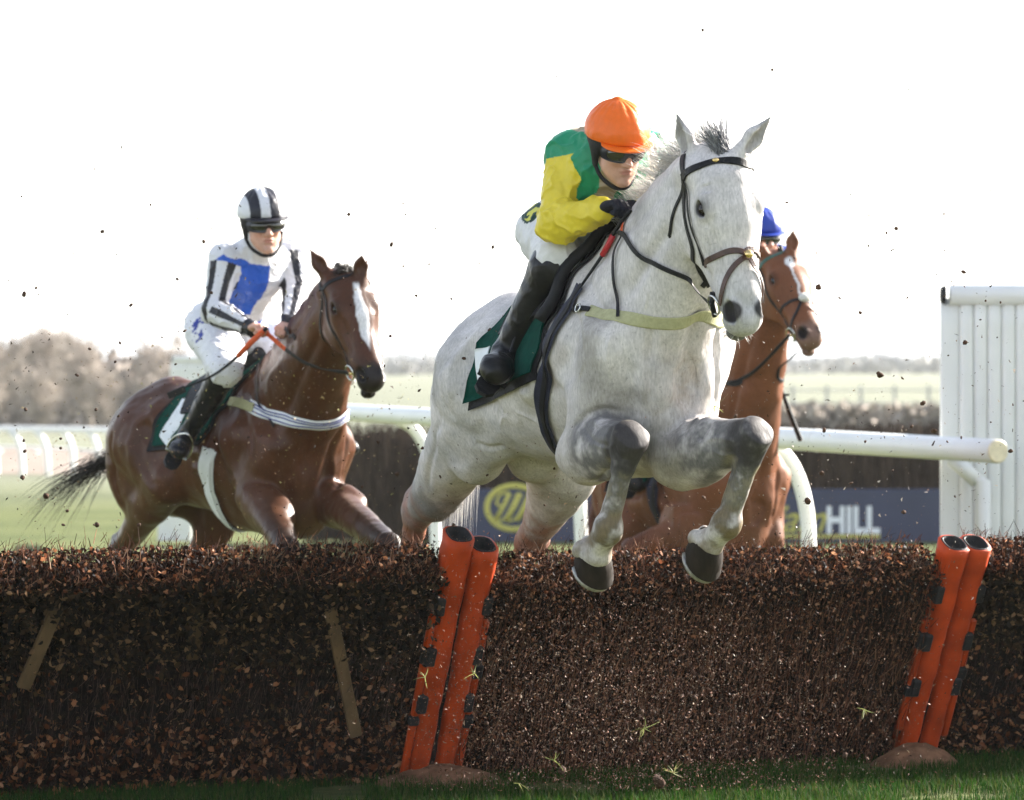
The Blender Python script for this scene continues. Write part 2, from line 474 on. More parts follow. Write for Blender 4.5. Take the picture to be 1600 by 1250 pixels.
# ------------------------------------------------------------------ white wings
def wing(px0, ytop, d, nsl, pitch, hgt, label, right=True, yaw=0.0, first=1.3):
    top = P(px0, ytop, d); gz = float(ground(top[0], d)); hz = top[2] - gz
    ax = vec(math.cos(yaw), math.sin(yaw), 0); nrm = vec(math.sin(yaw), -math.cos(yaw), 0)
    w = empty("wing", vec(top[0], d, gz)); setup(w, label, 'wing')
    x = 0.0
    for i in range(nsl):
        wd = pitch * (first if i == 0 else 1.0)
        c = vec(top[0], d, gz) + ax * (x + wd / 2); x += wd
        V = []; n = 9; zz = np.r_[np.linspace(gz - .05, top[2] - .085, 14)]
        bow = rng.normal() * .004
        for z in zz:
            for j in range(n):
                a = math.pi * j / (n - 1)
                V.append(c - ax * math.cos(a) * wd * .495 + nrm * (math.sin(a) ** .7 * wd * (.33 if i else .1) + bow * math.sin((z - gz) * 3)) + vec(0, 0, z - gz))
            for j in (1, 0):
                V.append(c - ax * (wd * .495 if j == 0 else -wd * .495) - nrm * .012 + vec(0, 0, z - gz))
        V = np.array(V); V[:, 2] += 0
        m = n + 2
        Fc = [(k * m + j, k * m + (j + 1) % m, (k + 1) * m + (j + 1) % m, (k + 1) * m + j) for k in range(len(zz) - 1) for j in range(m)]
        Fc += [tuple(range(m))[::-1], tuple(range((len(zz) - 1) * m, len(zz) * m))]
        o = obj("slat", V, Fc, M_whiteplastic, w, smooth=False)
        o.data.polygons.foreach_set("use_smooth", np.array([len(f) == 4 for f in Fc]))
    t = MB(); a = vec(top[0], d, top[2] - .062) + nrm * .02
    t.tube([a + ax * .06, a + ax * (x + .1)], .064, 18); t.build("top_pipe", M_whiteplastic, w, smooth=True)
    t = MB(); t.tube([a + ax * .0, a + ax * .03], [.050, .064], 18); t.build("end_cap", M_foam, w, smooth=False)
    return w, ax, nrm
w1, wax, wn_ = wing(1469, 446, 24.6, 34, .0915, 2.3, "tall white slatted wing panel beside the right hand hurdle", yaw=.03, first=1.35)
# diagonal strut and foot plate on the wing
c0 = P(1487, 716, 24.45); c1 = P(1527, 752, 24.42)
t = MB(); t.tube([c0, c1], .05, 12); t.build("strut", M_whiteplastic, w1, smooth=True)
t = MB(); e = P(1536, 752, 24.4); t.tube([c1, e, vec(e[0], e[1], -.1)], .05, 12); t.build("strut", M_whiteplastic, w1, smooth=True)
wing(266, 556, 76.0, 11, .09, 1.6, "small far white wing panel behind the bay horse's rump", yaw=-.1, first=1.2)
# low white board far behind the bay horse
b = MB(); p = P(262, 806, 46.0); b.box(vec(p[0] + .09, 46, float(ground(p[0], 46)) + .19), np.eye(3), (.21, .03, .24), .015)
b.box(vec(p[0] - .06, 46.1, float(ground(p[0], 46)) + .1), np.eye(3), (.03, .05, .14), .01); b.box(vec(p[0] + .24, 46.1, float(ground(p[0], 46)) + .1), np.eye(3), (.03, .05, .14), .01)
setup(b.build("marker_board", M_whiteplastic, base=vec(p[0], 46, float(ground(p[0], 46)))), "small white marker board on the grass behind the bay horse's girth", "board")

# ------------------------------------------------------------------ steeplechase fence with its banner
cx0, cx1, cy = (470 - CX) * 44.6 / F, (1760 - CX) * 44.6 / F, 44.9
cf = empty("brush_fence", vec(.5 * (cx0 + cx1), cy, -.31)); setup(cf, "dark upright brush fence with a navy banner along its foot, behind the rail", "fence")
n = 26000
x = rng.uniform(cx0, cx1, n); y = cy + rng.normal(size=n) * .16; z0 = ground(x, y); h = 1.20 + .20 * rng.uniform(0, 1, n) ** 1.6 + .03 * np.sin(x * 3)
k = rng.uniform(0, .75, n) * h; wd = rng.uniform(.004, .011, n); lean = rng.normal(size=(n, 2)) * .05
bot = np.stack([x, y, z0 + k], 1); topv = np.stack([x + lean[:, 0], y + lean[:, 1], z0 + np.minimum(k + rng.uniform(.3, .8, n), h)], 1)
sx = np.stack([wd, rng.normal(size=n) * .005, wd * 0], 1)
V = np.stack([bot - sx, bot + sx, topv + sx * .5, topv - sx * .5], 1).reshape(-1, 3)
tc_ = np.repeat(rng.uniform(.5, 1.5, n)[:, None] * vec(.062, .042, .03), 4, 0)
obj("brush", V, np.arange(4 * n).reshape(-1, 4), mat("birch_brush", (0, 0, 0), rough=.85, spec=.15, tint=True), cf, smooth=False, cols=tc_)
b = MB(); b.box(vec(.5 * (cx0 + cx1), cy, .30), np.eye(3), (.5 * (cx1 - cx0), .1, .60)); b.build("core", mat("brush_core", (.02, .014, .011), rough=.95, noise=.4, nscale=8), cf)
bx0, bx1, by = (676 - CX) * 44.2 / F, (1760 - CX) * 44.2 / F, 44.25
zt = EYE - (764 - HY) * by / F; zb = EYE - (850 - HY) * by / F
M_navy = mat("navy_banner", (.035, .042, .085), rough=.5, spec=.4, noise=.12, nscale=2.5, bump=.15, bscale=3)
b = MB(); b.box(vec(.5 * (bx0 + bx1), by + .04, .5 * (zt + zb)), np.eye(3), (.5 * (bx1 - bx0), .035, .5 * (zt - zb)), .012); bn = b.build("banner", M_navy, cf)
M_gold = mat("gold_print", (.46, .42, .09), rough=.5)
M_wprint = mat("white_print", (.78, .80, .82), rough=.5)
def lettering(body, px, py, hpx, d, m, parent, shear=0.0, wpx=None, name="lettering", bold=.0):
    cu = bpy.data.curves.new(name, 'FONT'); cu.body = body; cu.shear = shear; cu.extrude = .002; cu.offset = bold; cu.size = 1
    o = bpy.data.objects.new(name, cu); scene.collection.objects.link(o)
    dg = bpy.context.evaluated_depsgraph_get(); dg.update(); me = bpy.data.meshes.new_from_object(o.evaluated_get(dg))
    co = np.zeros(len(me.vertices) * 3); me.vertices.foreach_get("co", co); co = co.reshape(-1, 3); fs = [tuple(p.vertices) for p in me.polygons]
    bpy.data.objects.remove(o); bpy.data.meshes.remove(me); bpy.data.curves.remove(cu)
    mn, mx_ = co.min(0), co.max(0); s = hpx * d / F / .73; a = P(px, py, d)
    sx = s if wpx is None else wpx * d / F / (mx_[0] - mn[0])
    V = np.stack([a[0] + (co[:, 0] - mn[0]) * sx, np.full(len(co), d) - co[:, 2], a[2] + co[:, 1] * s], 1)
    return obj(name, V, fs, m, parent, smooth=False)
lettering("HILL", 1292, 832, 42, by, M_wprint, bn, wpx=83, bold=.035)
lettering("William", 1128, 831, 46, by, M_gold, bn, shear=.45, wpx=164, bold=.008)
b = MB(); a = P(1128, 838, by); c = P(1375, 838, by); b.box(.5 * (a + c), np.eye(3), (.5 * (c[0] - a[0]), .003, .022)); b.build("underline", M_gold, bn)
# oval emblem with slanting strokes
b = MB(); ec = P(803, 793, by); ring = [ec + vec(math.cos(q) * .315, 0, math.sin(q) * .255) for q in np.linspace(0, 2 * math.pi, 49)]
b.tube(ring, .034, 8, flat=(vec(0, 1, 0), .12), cap=False)
for x0 in (-.16, -.03, .10):
    b.tube([ec + vec(x0 + .11, 0, .17), ec + vec(x0 + .03, 0, .0), ec + vec(x0 - .06, 0, -.16)], .026, 8, flat=(vec(0, 1, 0), .14))
for x0 in (-.16, -.03):
    b.tube(smooth_path([ec + vec(x0 - .06, .002, -.16), ec + vec(x0 + .05, .002, -.13), ec + vec(x0 + .15, .002, .05), ec + vec(x0 + .20, .002, .17)], .02), .014, 8, flat=(vec(0, 1, 0), .2))
b.tube(smooth_path([ec + vec(-.05, .002, .17), ec + vec(-.15, .002, .16), ec + vec(-.2, .002, .06), ec + vec(-.15, .002, .0)], .02), .016, 8, flat=(vec(0, 1, 0), .2))
b.build("emblem", M_gold, bn, smooth=True)
# ------------------------------------------------------------------ the hurdles
PHI = math.radians(21)
HU = vec(math.cos(PHI), math.sin(PHI), 0)             # along the hurdle
HV = vec(math.sin(PHI), -math.cos(PHI), 0)            # direction the horses jump
LEAN = .56
HW = unit(HV * LEAN + vec(0, 0, 1.06))                # up the leaning face
HN = unit(np.cross(HU, HW)); HN = HN if HN[1] < 0 else -HN   # out of the face, towards the landing side
HB = vec(-.40, 16.0, 0)                              # foot of the joint between left and middle hurdle
HL = 2.27
def hp(s, t, n=0.0):
    return HB + HU * s + HW * t + HN * n

def leaves(n, s, t, nn, size, cols, aspect=.66, stem=None):
    """folded leaf faces at the given hurdle coordinates"""
    c = HB + HU * s[:, None] + HW * t[:, None] + HN * nn[:, None]
    d = rng.normal(size=(n, 3)); d /= np.linalg.norm(d, axis=1)[:, None]
    q = rng.normal(size=(n, 3)); w = np.cross(d, q); w /= np.linalg.norm(w, axis=1)[:, None]; up = np.cross(w, d)
    L = size[:, None]; W = L * aspect * .5
    cu = rng.uniform(.02, .22, n)[:, None]; tw = rng.normal(size=(n, 1)) * .12
    a = c - d * L * .5; e = c + d * L * .5 + up * L * tw
    m1 = c - d * L * .16 + w * W * .95 + up * L * cu; m2 = c - d * L * .16 - w * W * .95 + up * L * cu * .8
    n1 = c + d * L * .20 + w * W * .72 + up * L * (cu * .8 + tw * .5); n2 = c + d * L * .20 - w * W * .72 + up * L * (cu + tw * .5)
    V = np.stack([a, m1, n1, e, n2, m2], 1).reshape(-1, 3)
    i = np.arange(n)[:, None] * 6
    Fc = np.concatenate([i + [0, 1, 2], i + [0, 2, 3], i + [0, 3, 4], i + [0, 4, 5]], 1).reshape(-1, 3)
    return V, Fc, np.repeat(cols, 6, 0)

def sticks(n, s, t, nn, L, wd, cols, tilt=.18, up=1.0):
    c = HB + HU * s[:, None] + HW * t[:, None] + HN * nn[:, None]
    d = HW * up + rng.normal(size=(n, 3)) * tilt; d /= np.linalg.norm(d, axis=1)[:, None]
    w = np.cross(d, rng.normal(size=(n, 3))); w /= np.linalg.norm(w, axis=1)[:, None]; w2 = np.cross(d, w)
    e = c + d * L[:, None] + rng.normal(size=(n, 3)) * (.06 * L[:, None]); W = wd[:, None]
    V = []
    for k in range(3):
        an = 2.094 * k; off = w * math.cos(an) + w2 * math.sin(an)
        V += [c + off * W, e + off * W * .45]
    V = np.stack(V, 1).reshape(-1, 3); i = np.arange(n)[:, None] * 6
    Fc = np.concatenate([i + [0, 2, 3, 1], i + [2, 4, 5, 3], i + [4, 0, 1, 5]], 1).reshape(-1, 4)
    return V, Fc, np.repeat(cols, 6, 0)

WARM = vec(1.25, 1.10, 1.0)      # russet cast of the dry brush
def pal(n, cols, var=.35):
    cols = np.asarray(cols); k = rng.integers(0, len(cols), n)
    return cols[k] * rng.uniform(1 - var, 1 + var, n)[:, None] * WARM
OLIVE = [(.012, .009, .005), (.022, .015, .008), (.007, .0055, .004), (.19, .125, .070), (.006, .0045, .003), (.012, .009, .005), (.055, .038, .020), (.012, .009, .006), (.03, .02, .011)]
RUST = [(.028, .010, .005), (.085, .034, .016), (.013, .0055, .0035), (.25, .12, .062), (.007, .0035, .0025), (.012, .005, .0035), (.14, .055, .027), (.33, .19, .115), (.02, .008, .005)]
DARK = [(.009, .006, .005), (.016, .010, .008), (.006, .004, .0035)]

def brush(parent, s0, s1, fine, seed, up=0.0):
    ln = s1 - s0; parts = []; pc = []; pf = []
    dens = 1.0
    edge = lambda n, t: rng.uniform(s0, s1, n)
    # upper band: dense olive-brown leaves;  middle: sparse with upright stems;  foot: rusty leaves
    zones = [(.66, 1.0 + up, 8200, OLIVE, (.020, .038), .15), (.34, .68, 2600, OLIVE + RUST, (.020, .036), .13), (.05, .36, 6000, RUST, (.022, .042), .13)]
    if fine: zones = [(.66, .99 + up, 8500, DARK + RUST + OLIVE[:3], (.008, .022), .15), (.34, .68, 7500, DARK + RUST, (.008, .020), .14), (.04, .36, 8500, DARK + RUST, (.008, .022), .14)]
    for (t0, t1, n, cols, sz, dp) in zones:
        n = int(n * ln / 2.2 * (1.15 if not fine else 1.25))
        t = rng.uniform(t0, t1, n); nn = rng.uniform(-.02, dp, n) + .05 * (t / 1.0) ** 3
        V, Fc, C = leaves(n, rng.uniform(s0, s1, n), t, nn, rng.uniform(*sz, n), pal(n, cols))
        parts.append(V); pf.append(Fc); pc.append(C)
    # rounded top of the brush and its back side
    n = int(6500 * ln / 2.2)
    a = rng.uniform(0, math.pi, n); rr = rng.uniform(.6, 1.05, n)
    V, Fc, C = leaves(n, rng.uniform(s0, s1, n), .965 + up + .085 * np.sin(a) * rr, .04 + .15 * np.cos(a) * rr, rng.uniform(.012, .028, n), pal(n, RUST + DARK + OLIVE[:2]))
    parts.append(V); pf.append(Fc); pc.append(C)
    n = int(4000 * ln / 2.2)
    V, Fc, C = leaves(n, rng.uniform(s0, s1, n), rng.uniform(0, 1, n), rng.uniform(-.16, -.05, n), rng.uniform(.02, .04, n), pal(n, OLIVE))
    parts.append(V); pf.append(Fc); pc.append(C)
    nv = 0; T = []
    for V, Fc in zip(parts, pf): T.append(Fc + nv); nv += len(V)
    lv = obj("brush", np.concatenate(parts), np.concatenate(T), M_leaf, parent, smooth=False, cols=np.concatenate(pc))
    # stems
    parts = []; pf = []; pc = []
    n = int((7500 if fine else 3000) * ln / 2.2)
    st = pal(n, [(.035, .024, .021), (.022, .015, .013), (.075, .055, .052), (.012, .009, .008)] if not fine else [(.05, .022, .015), (.02, .011, .009), (.11, .055, .036), (.012, .007, .006), (.19, .11, .075)])
    parts.append(sticks(n, rng.uniform(s0, s1, n), rng.uniform(.02, .86 if fine else .6, n), rng.uniform(0, .16 if fine else .10, n), rng.uniform(.05 if fine else .12, .20 if fine else .34, n), rng.uniform(.0011, .0026, n), st))
    n = int(3400 * ln / 2.2)
    st = pal(n, [(.10, .045, .03), (.06, .028, .02), (.2, .12, .085), (.03, .018, .015)])
    parts.append(sticks(n, rng.uniform(s0, s1, n), up + rng.uniform(.93, 1.03, n), rng.uniform(-.13, .17, n), rng.uniform(.02, .075, n), rng.uniform(.0010, .0022, n), st, tilt=.45))
    # a few clumps that stand up higher
    for k in range(int(9 * ln)):
        m = rng.integers(4, 10); sc = rng.uniform(s0 + .03, s1 - .03)
        st = pal(m, [(.2, .14, .1), (.14, .07, .05), (.3, .24, .19)])
        parts.append(sticks(m, sc + rng.normal(size=m) * .016, np.full(m, 1.0 + up), rng.uniform(-.05, .1, m), rng.uniform(.05, .11, m), rng.uniform(.0012, .0024, m), st, tilt=.28))
    nv = 0; T = []; Vs = []; Cs = []
    for V, Fc, C in parts: T.append(Fc + nv); nv += len(V); Vs.append(V); Cs.append(C)
    obj("twigs", np.concatenate(Vs), np.concatenate(T), M_twig, lv, smooth=False, cols=np.concatenate(Cs))
    b = MB(); b.box(hp(.5 * (s0 + s1), .49 + .5 * up, -.02), np.array([HU, HW, HN]), (.5 * ln + .03, .48 + .5 * up, .05), .01)
    b.build("packing", mat("brush_packing", (.005, .0035, .003), rough=.98, spec=.05, noise=.5, nscale=25, bump=.5, bscale=40), lv)

def prism_path(mb, c0, c1, prof, ax, ay, n=8, r=None):
    pass

def padded_post(parent, s, flaps, flap_side, seed=0, top=1.16):
    """round-edged orange sleeve over an upright, open black foam end, strap flaps along one side"""
    r = np.random.default_rng(seed); V = []; k = 18; ts = np.linspace(.05, top, 26)
    wy = .070
    for i, t in enumerate(ts):
        wx = .041 + .016 * t / top
        sw = 1 + .035 * math.sin(t * 17 + seed) + .02 * math.sin(t * 41 + seed * 2) + (.07 if i > 22 else 0)
        for j in range(k):
            a = 2 * math.pi * j / k; ca, sa = math.cos(a), math.sin(a)
            q = (abs(ca) ** 3 + abs(sa) ** 3) ** (-1 / 3)
            V.append(hp(s, t, .10) + HU * ca * q * wx * sw + HN * sa * q * wy * sw + r.normal(size=3) * .0008)
    Fc = [(i * k + j, i * k + (j + 1) % k, (i + 1) * k + (j + 1) % k, (i + 1) * k + j) for i in range(len(ts) - 1) for j in range(k)]
    # rolled lip
    base = (len(ts) - 1) * k; n0 = len(V)
    for j in range(k):
        a = 2 * math.pi * j / k; ca, sa = math.cos(a), math.sin(a); q = (abs(ca) ** 3 + abs(sa) ** 3) ** (-1 / 3)
        V.append(hp(s, top + .003, .10) + HU * ca * q * wx * .90 + HN * sa * q * wy * .90)
    Fc += [(base + j, base + (j + 1) % k, n0 + (j + 1) % k, n0 + j) for j in range(k)]
    po = obj("padded_post", V, Fc, M_orange, parent, smooth=True)
    V = []; rings = [(top + .001, .90), (top + .007, .84), (top + .004, .74), (top - .03, .70), (top - .032, .05)]
    for t, f in rings:
        for j in range(k):
            a = 2 * math.pi * j / k; ca, sa = math.cos(a), math.sin(a); q = (abs(ca) ** 3 + abs(sa) ** 3) ** (-1 / 3)
            V.append(hp(s, t, .10) + HU * ca * q * wx * f + HN * sa * q * wy * f)
    Fc = [(i * k + j, i * k + (j + 1) % k, (i + 1) * k + (j + 1) % k, (i + 1) * k + j) for i in range(len(rings) - 1) for j in range(k)]
    obj("foam_end", V, Fc, M_foam, po, smooth=True)
    for (t0, t1) in flaps:
        b = MB(); w = .017
        b.box(hp(s + flap_side * (.045 + w), .5 * (t0 + t1), .135), np.array([HU, HW, HN]), (w, .5 * (t1 - t0), .013), .008)
        b.build("side_flap", M_orange, po, smooth=False)
    for (f0, f1) in zip(flaps[:-1], flaps[1:]):
        c = .5 * (f0[1] + f1[0]); hh = max(.012, .5 * abs(f0[1] - f1[0]) - .001) 
        b = MB(); b.box(hp(s + flap_side * .064, c, .140), np.array([HU, HW, HN]), (.022, abs(hh), .017), .006); b.build("strap", M_foam, po)
    for tb in (.94, .70, .47):
        b = MB(); b.box(hp(s + flap_side * .046, tb, .135), np.array([HU, HW, HN]), (.021, .042, .036), .006); b.build("strap", M_foam, po)
    return po

def brace(parent, pts, w=.03):
    b = MB(); p0, p1 = pts; d = unit(p1 - p0); n = unit(HN - d * (HN @ d)); sd = np.cross(d, n)
    b.box(.5 * (p0 + p1), np.array([sd, d, n]), (w, .5 * np.linalg.norm(p1 - p0), .011), .004)
    b.build("brace", M_wood, parent)

hl = empty("hurdle", hp(-1.2, 0)); setup(hl, "left brush hurdle with dry leaves and wooden braces showing", "hurdle", "brush hurdles across the course")
brush(hl, -3.6, -.105, False, 1, .085)
padded_post(hl, -.060, [(.06, .36), (.40, .66), (.73, .90)], -1, 3, 1.245)
def hpx(px, py, n=.16):
    """point of the hurdle's face seen at a photo pixel"""
    d = P(px, py, 1.0) - vec(0, 0, EYE); o = vec(0, 0, EYE); q = hp(0, 0, n)
    return o + d * (((q - o) @ HN) / (d @ HN))
b = MB(); b.box(hp(-.004, .55, .075), np.array([HU, HW, HN]), (.020, .53, .05)); b.build('seam_blocker', M_foam, hl)  # added black strip, blocks light between the paired posts for a dark seam
brace(hl, (hpx(88, 952), hpx(36, 1075)), .028)
brace(hl, (hpx(309, 955, .10), hpx(300, 1030, .10)), .024)
brace(hl, (hpx(516, 952), hpx(556, 1150)), .026)
brace(hl, (hpx(-260, 952), hpx(-230, 1120)), .026)
hm = empty("hurdle", hp(1.2, 0)); setup(hm, "middle brush hurdle of finer dark brush under the jumping grey horse", "hurdle", "brush hurdles across the course")
brush(hm, .098, HL - .105, True, 2, .035)
padded_post(hm, .052, [(.12, .34), (.40, .58), (.65, .86)], 1, 8, 1.195)
padded_post(hm, HL - .058, [(.24, .42), (.47, .66), (.74, .80)], -1, 5)
hr = empty("hurdle", hp(3.3, 0)); setup(hr, "right brush hurdle cut off by the picture's right edge", "hurdle", "brush hurdles across the course")
brush(hr, HL + .098, HL + 2.4, False, 3, .06)
b = MB(); b.box(hp(HL - .003, .55, .075), np.array([HU, HW, HN]), (.020, .53, .05)); b.build('seam_blocker', M_foam, hr)  # same added light-blocking strip between the right hand posts
padded_post(hr, HL + .046, [(.2, .5), (.56, .8)], 1, 11)

# ------------------------------------------------------------------ soil at the posts, grass in front
def mound(px, py, d, r, h, label, seed):
    q = np.random.default_rng(seed); c = P(px, py, d); c[2] = 0
    V = []; nr, na = 9, 30
    for i in range(nr + 1):
        for j in range(na):
            a = 2 * math.pi * j / na; rr = r * i / nr
            x, y = c[0] + rr * math.cos(a) * 1.25, c[1] + rr * math.sin(a)
            z = h * (1 - (i / nr) ** 1.7) + .012 * mnoise.noise(Vector((x * 14, y * 14, seed))) + .006 * mnoise.noise(Vector((x * 40, y * 40, seed))) - .006
            V.append((x, y, z))
    Fc = [(i * na + j, (i + 1) * na + j, (i + 1) * na + (j + 1) % na, i * na + (j + 1) % na) for i in range(nr) for j in range(na)]
    setup(obj("soil_mound", V, Fc, M_soil, base=c), label, 'soil', 'earth heaped at the hurdle feet')
mound(1432, 1190, 16.50, .17, .105, "rounded brown earth heap at the foot of the right hand orange posts", 3)
mound(690, 1206, 15.80, .24, .085, "low trodden earth heap at the foot of the left hand orange posts", 5)

def grass(name, n, x0, x1, y0, y1, hmin, hmax, label, cols):
    x = rng.uniform(x0, x1, n); y = rng.uniform(y0, y1, n)
    keep = np.array([mnoise.noise(Vector((a * 2.2, b * 2.2, 3))) for a, b in zip(x, y)]) > -.28
    x, y = x[keep], y[keep]; n = len(x)
    base = np.stack([x, y, ground(x, y) - .004], 1); h = rng.uniform(hmin, hmax, n) * rng.uniform(.6, 1, n)
    a = rng.uniform(0, 6.28, n); b = rng.uniform(.1, .75, n)
    d = np.stack([np.cos(a) * b, np.sin(a) * b, np.ones(n)], 1)
    w = np.stack([-np.sin(a), np.cos(a), 0 * a], 1) * rng.uniform(.0012, .0024, n)[:, None]
    m = base + d * h[:, None] * vec(.35, .35, .6); e = base + d * h[:, None] * vec(1, 1, .95)
    V = np.stack([base - w, base + w, m + w * .8, m - w * .8, e], 1).reshape(-1, 3); i = np.arange(n)[:, None] * 5
    Fc = np.concatenate([i + [0, 1, 2], i + [0, 2, 3], i + [3, 2, 4]], 1).reshape(-1, 3)
    C = np.repeat(pal(n, cols, .3) / WARM, 5, 0)
    o = obj(name, V, Fc, mat(name + "_blade", (0, 0, 0), rough=.7, spec=.05, tint=True, trans=.35), base=(.5 * (x0 + x1), y0, 0), smooth=False, cols=C)
    setup(o, label, 'grass', kind='stuff')
GR = [(.012, .048, .005), (.018, .062, .007), (.009, .034, .004), (.035, .07, .010), (.06, .07, .02)]
grass("grass", 75000, -2.6, 2.8, 14.7, 17.0, .025, .085, "short green turf on the landing side of the hurdles", GR)
# ------------------------------------------------------------------ distance-field sculpting (bodies as one continuous skin)
def smin(a, b, k):
    h = np.maximum(k - np.abs(a - b), 0) / k
    return np.minimum(a, b) - h * h * k * .25

class Cone:
    """round cone from a (radius r1) to b (radius r2); n, sc squash it along n"""
    def __init__(s, a, b, r1, r2, k=.05, n=None, sc=1.0, sub=False):
        s.a = np.asarray(a, float); s.b = np.asarray(b, float); s.r1 = r1; s.r2 = r2; s.k = k; s.n = None if n is None else unit(n); s.sc = sc; s.sub = sub
    def box(s):
        e1, e2 = s.r1 / min(1, s.sc), s.r2 / min(1, s.sc)
        return np.minimum(s.a - e1, s.b - e2), np.maximum(s.a + e1, s.b + e2)
    def grow(s, d): c = Cone(s.a, s.b, s.r1 + d, s.r2 + d, s.k, s.n, s.sc, s.sub); return c
    def __call__(s, X, Y, Z):
        ba = s.b - s.a; L2 = ba @ ba + 1e-12
        x, y, z = X - s.a[0], Y - s.a[1], Z - s.a[2]
        t = np.clip((x * ba[0] + y * ba[1] + z * ba[2]) / L2, 0, 1)
        x = x - ba[0] * t; y = y - ba[1] * t; z = z - ba[2] * t
        if s.n is not None:
            q = (x * s.n[0] + y * s.n[1] + z * s.n[2]) * (s.sc - 1)
            x = x + s.n[0] * q; y = y + s.n[1] * q; z = z + s.n[2] * q
        return np.sqrt(x * x + y * y + z * z) - (s.r1 + (s.r2 - s.r1) * t)

class Ell:
    """ellipsoid at c with radii r along the rows of M"""
    def __init__(s, c, r, M=np.eye(3), k=.05, sub=False):
        s.c = np.asarray(c, float); s.r = np.full(3, r, float) if np.isscalar(r) else np.asarray(r, float); s.M = np.asarray(M, float); s.k = k; s.sub = sub
    def box(s):
        e = np.sqrt(((s.M.T * s.r) ** 2).sum(1)); return s.c - e, s.c + e
    def grow(s, d): return Ell(s.c, s.r + d, s.M, s.k, s.sub)
    def __call__(s, X, Y, Z):
        x, y, z = X - s.c[0], Y - s.c[1], Z - s.c[2]; k0 = 0; k1 = 0
        for i in range(3):
            u = (x * s.M[i, 0] + y * s.M[i, 1] + z * s.M[i, 2]) / s.r[i]
            k0 = k0 + u * u; k1 = k1 + (u / s.r[i]) ** 2
        k0 = np.sqrt(k0); k1 = np.sqrt(k1) + 1e-9
        return k0 * (k0 - 1) / k1

def sculpt(prims, h, extra=None):
    """smooth union of the prims -> quad skin (surface nets)"""
    lo = np.min([p.box()[0] for p in prims if not p.sub], 0) - 4 * h - .02; hi = np.max([p.box()[1] for p in prims if not p.sub], 0) + 4 * h + .02
    n = np.ceil((hi - lo) / h).astype(int) + 1
    f = np.full(n, .3, np.float32)
    for p in prims:
        b0, b1 = p.box(); m = p.k + 3 * h
        i0 = np.maximum(0, np.floor((b0 - m - lo) / h).astype(int)); i1 = np.minimum(n, np.ceil((b1 + m - lo) / h).astype(int) + 1)
        if (i1 <= i0).any(): continue
        ax = [(lo[k] + h * np.arange(i0[k], i1[k])).astype(np.float32) for k in range(3)]
        d = p(ax[0][:, None, None], ax[1][None, :, None], ax[2][None, None, :]).astype(np.float32)
        sl = tuple(slice(i0[k], i1[k]) for k in range(3))
        if p.sub: f[sl] = -smin(-f[sl], d, p.k)
        else: f[sl] = smin(f[sl], d, p.k)
    if extra is not None: f = extra(f, lo, h)
    ins = f < 0
    c = np.zeros(n - 1, np.uint8)
    for i in (0, 1):
        for j in (0, 1):
            for k in (0, 1): c += ins[i:n[0] - 1 + i, j:n[1] - 1 + j, k:n[2] - 1 + k]
    act = np.argwhere((c > 0) & (c < 8))
    idx = np.full(n - 1, -1, np.int32); idx[tuple(act.T)] = np.arange(len(act))
    cor = np.array([[i, j, k] for i in (0, 1) for j in (0, 1) for k in (0, 1)])
    val = np.stack([f[tuple((act + q).T)] for q in cor], 1)
    acc = np.zeros((len(act), 3)); cnt = np.zeros(len(act))
    for a in range(8):
        for b in range(a + 1, 8):
            if np.abs(cor[a] - cor[b]).sum() != 1: continue
            va, vb = val[:, a], val[:, b]; m = (va < 0) != (vb < 0)
            t = np.where(m, va / np.where(m, va - vb, 1), 0)
            acc += np.where(m[:, None], cor[a] + t[:, None] * (cor[b] - cor[a]), 0); cnt += m
    V = lo + h * (act + acc / cnt[:, None])
    Q = []
    for k in range(3):
        i, j = (k + 1) % 3, (k + 2) % 3
        s0 = [slice(1, n[q] - 1) for q in range(3)]; s1 = list(s0); s0[k] = slice(0, n[k] - 1); s1[k] = slice(1, n[k])
        A, B = ins[tuple(s0)], ins[tuple(s1)]; e = np.argwhere(A != B)
        off = np.array([1, 1, 1]); off[k] = 0; e = e + off; fl = ins[tuple(e.T)]
        di = np.zeros(3, int); di[i] = 1; dj = np.zeros(3, int); dj[j] = 1
        q = np.stack([idx[tuple((e - di - dj).T)], idx[tuple((e - dj).T)], idx[tuple(e.T)], idx[tuple((e - di).T)]], 1)
        q = np.where(fl[:, None], q, q[:, ::-1]); Q.append(q)
    Q = np.concatenate(Q)
    Q = Q[(Q >= 0).all(1)]
    for it in range(2):   # light relaxation
        s = np.zeros_like(V); w = np.zeros(len(V))
        for a, b in ((0, 1), (1, 2), (2, 3), (3, 0)):
            np.add.at(s, Q[:, a], V[Q[:, b]]); np.add.at(s, Q[:, b], V[Q[:, a]]); np.add.at(w, Q[:, a], 1); np.add.at(w, Q[:, b], 1)
        V = V + .5 * (s / np.maximum(w, 1)[:, None] - V)
    return V, Q

def bvh_of(V, Q):
    return BVHTree.FromPolygons([tuple(v) for v in V.tolist()], Q.tolist())

def snap(bvh, pts, off=0.0):
    q = []; nn = []
    for p in pts:
        l, nm, i, d = bvh.find_nearest(Vector(p)); q.append(np.array(l) + np.array(nm) * off); nn.append(np.array(nm))
    return np.array(q), np.array(nn)

def relax(a, it=2):
    a = a.copy()
    for _ in range(it): a[1:-1] = .25 * a[:-2] + .5 * a[1:-1] + .25 * a[2:]
    return a

def strap(name, parent, bvh, ctrl, width, m, off=.004, thick=.003, step=.012, sm=3):
    """leather strap lying on the skin along control points"""
    p = smooth_path(ctrl, step); q, nn = snap(bvh, p, off); q = relax(q, sm); nn = relax(nn, 4)
    V, Fc = strip(q, nn, width, thick)
    return obj(name, V, Fc, m, parent, smooth=False)

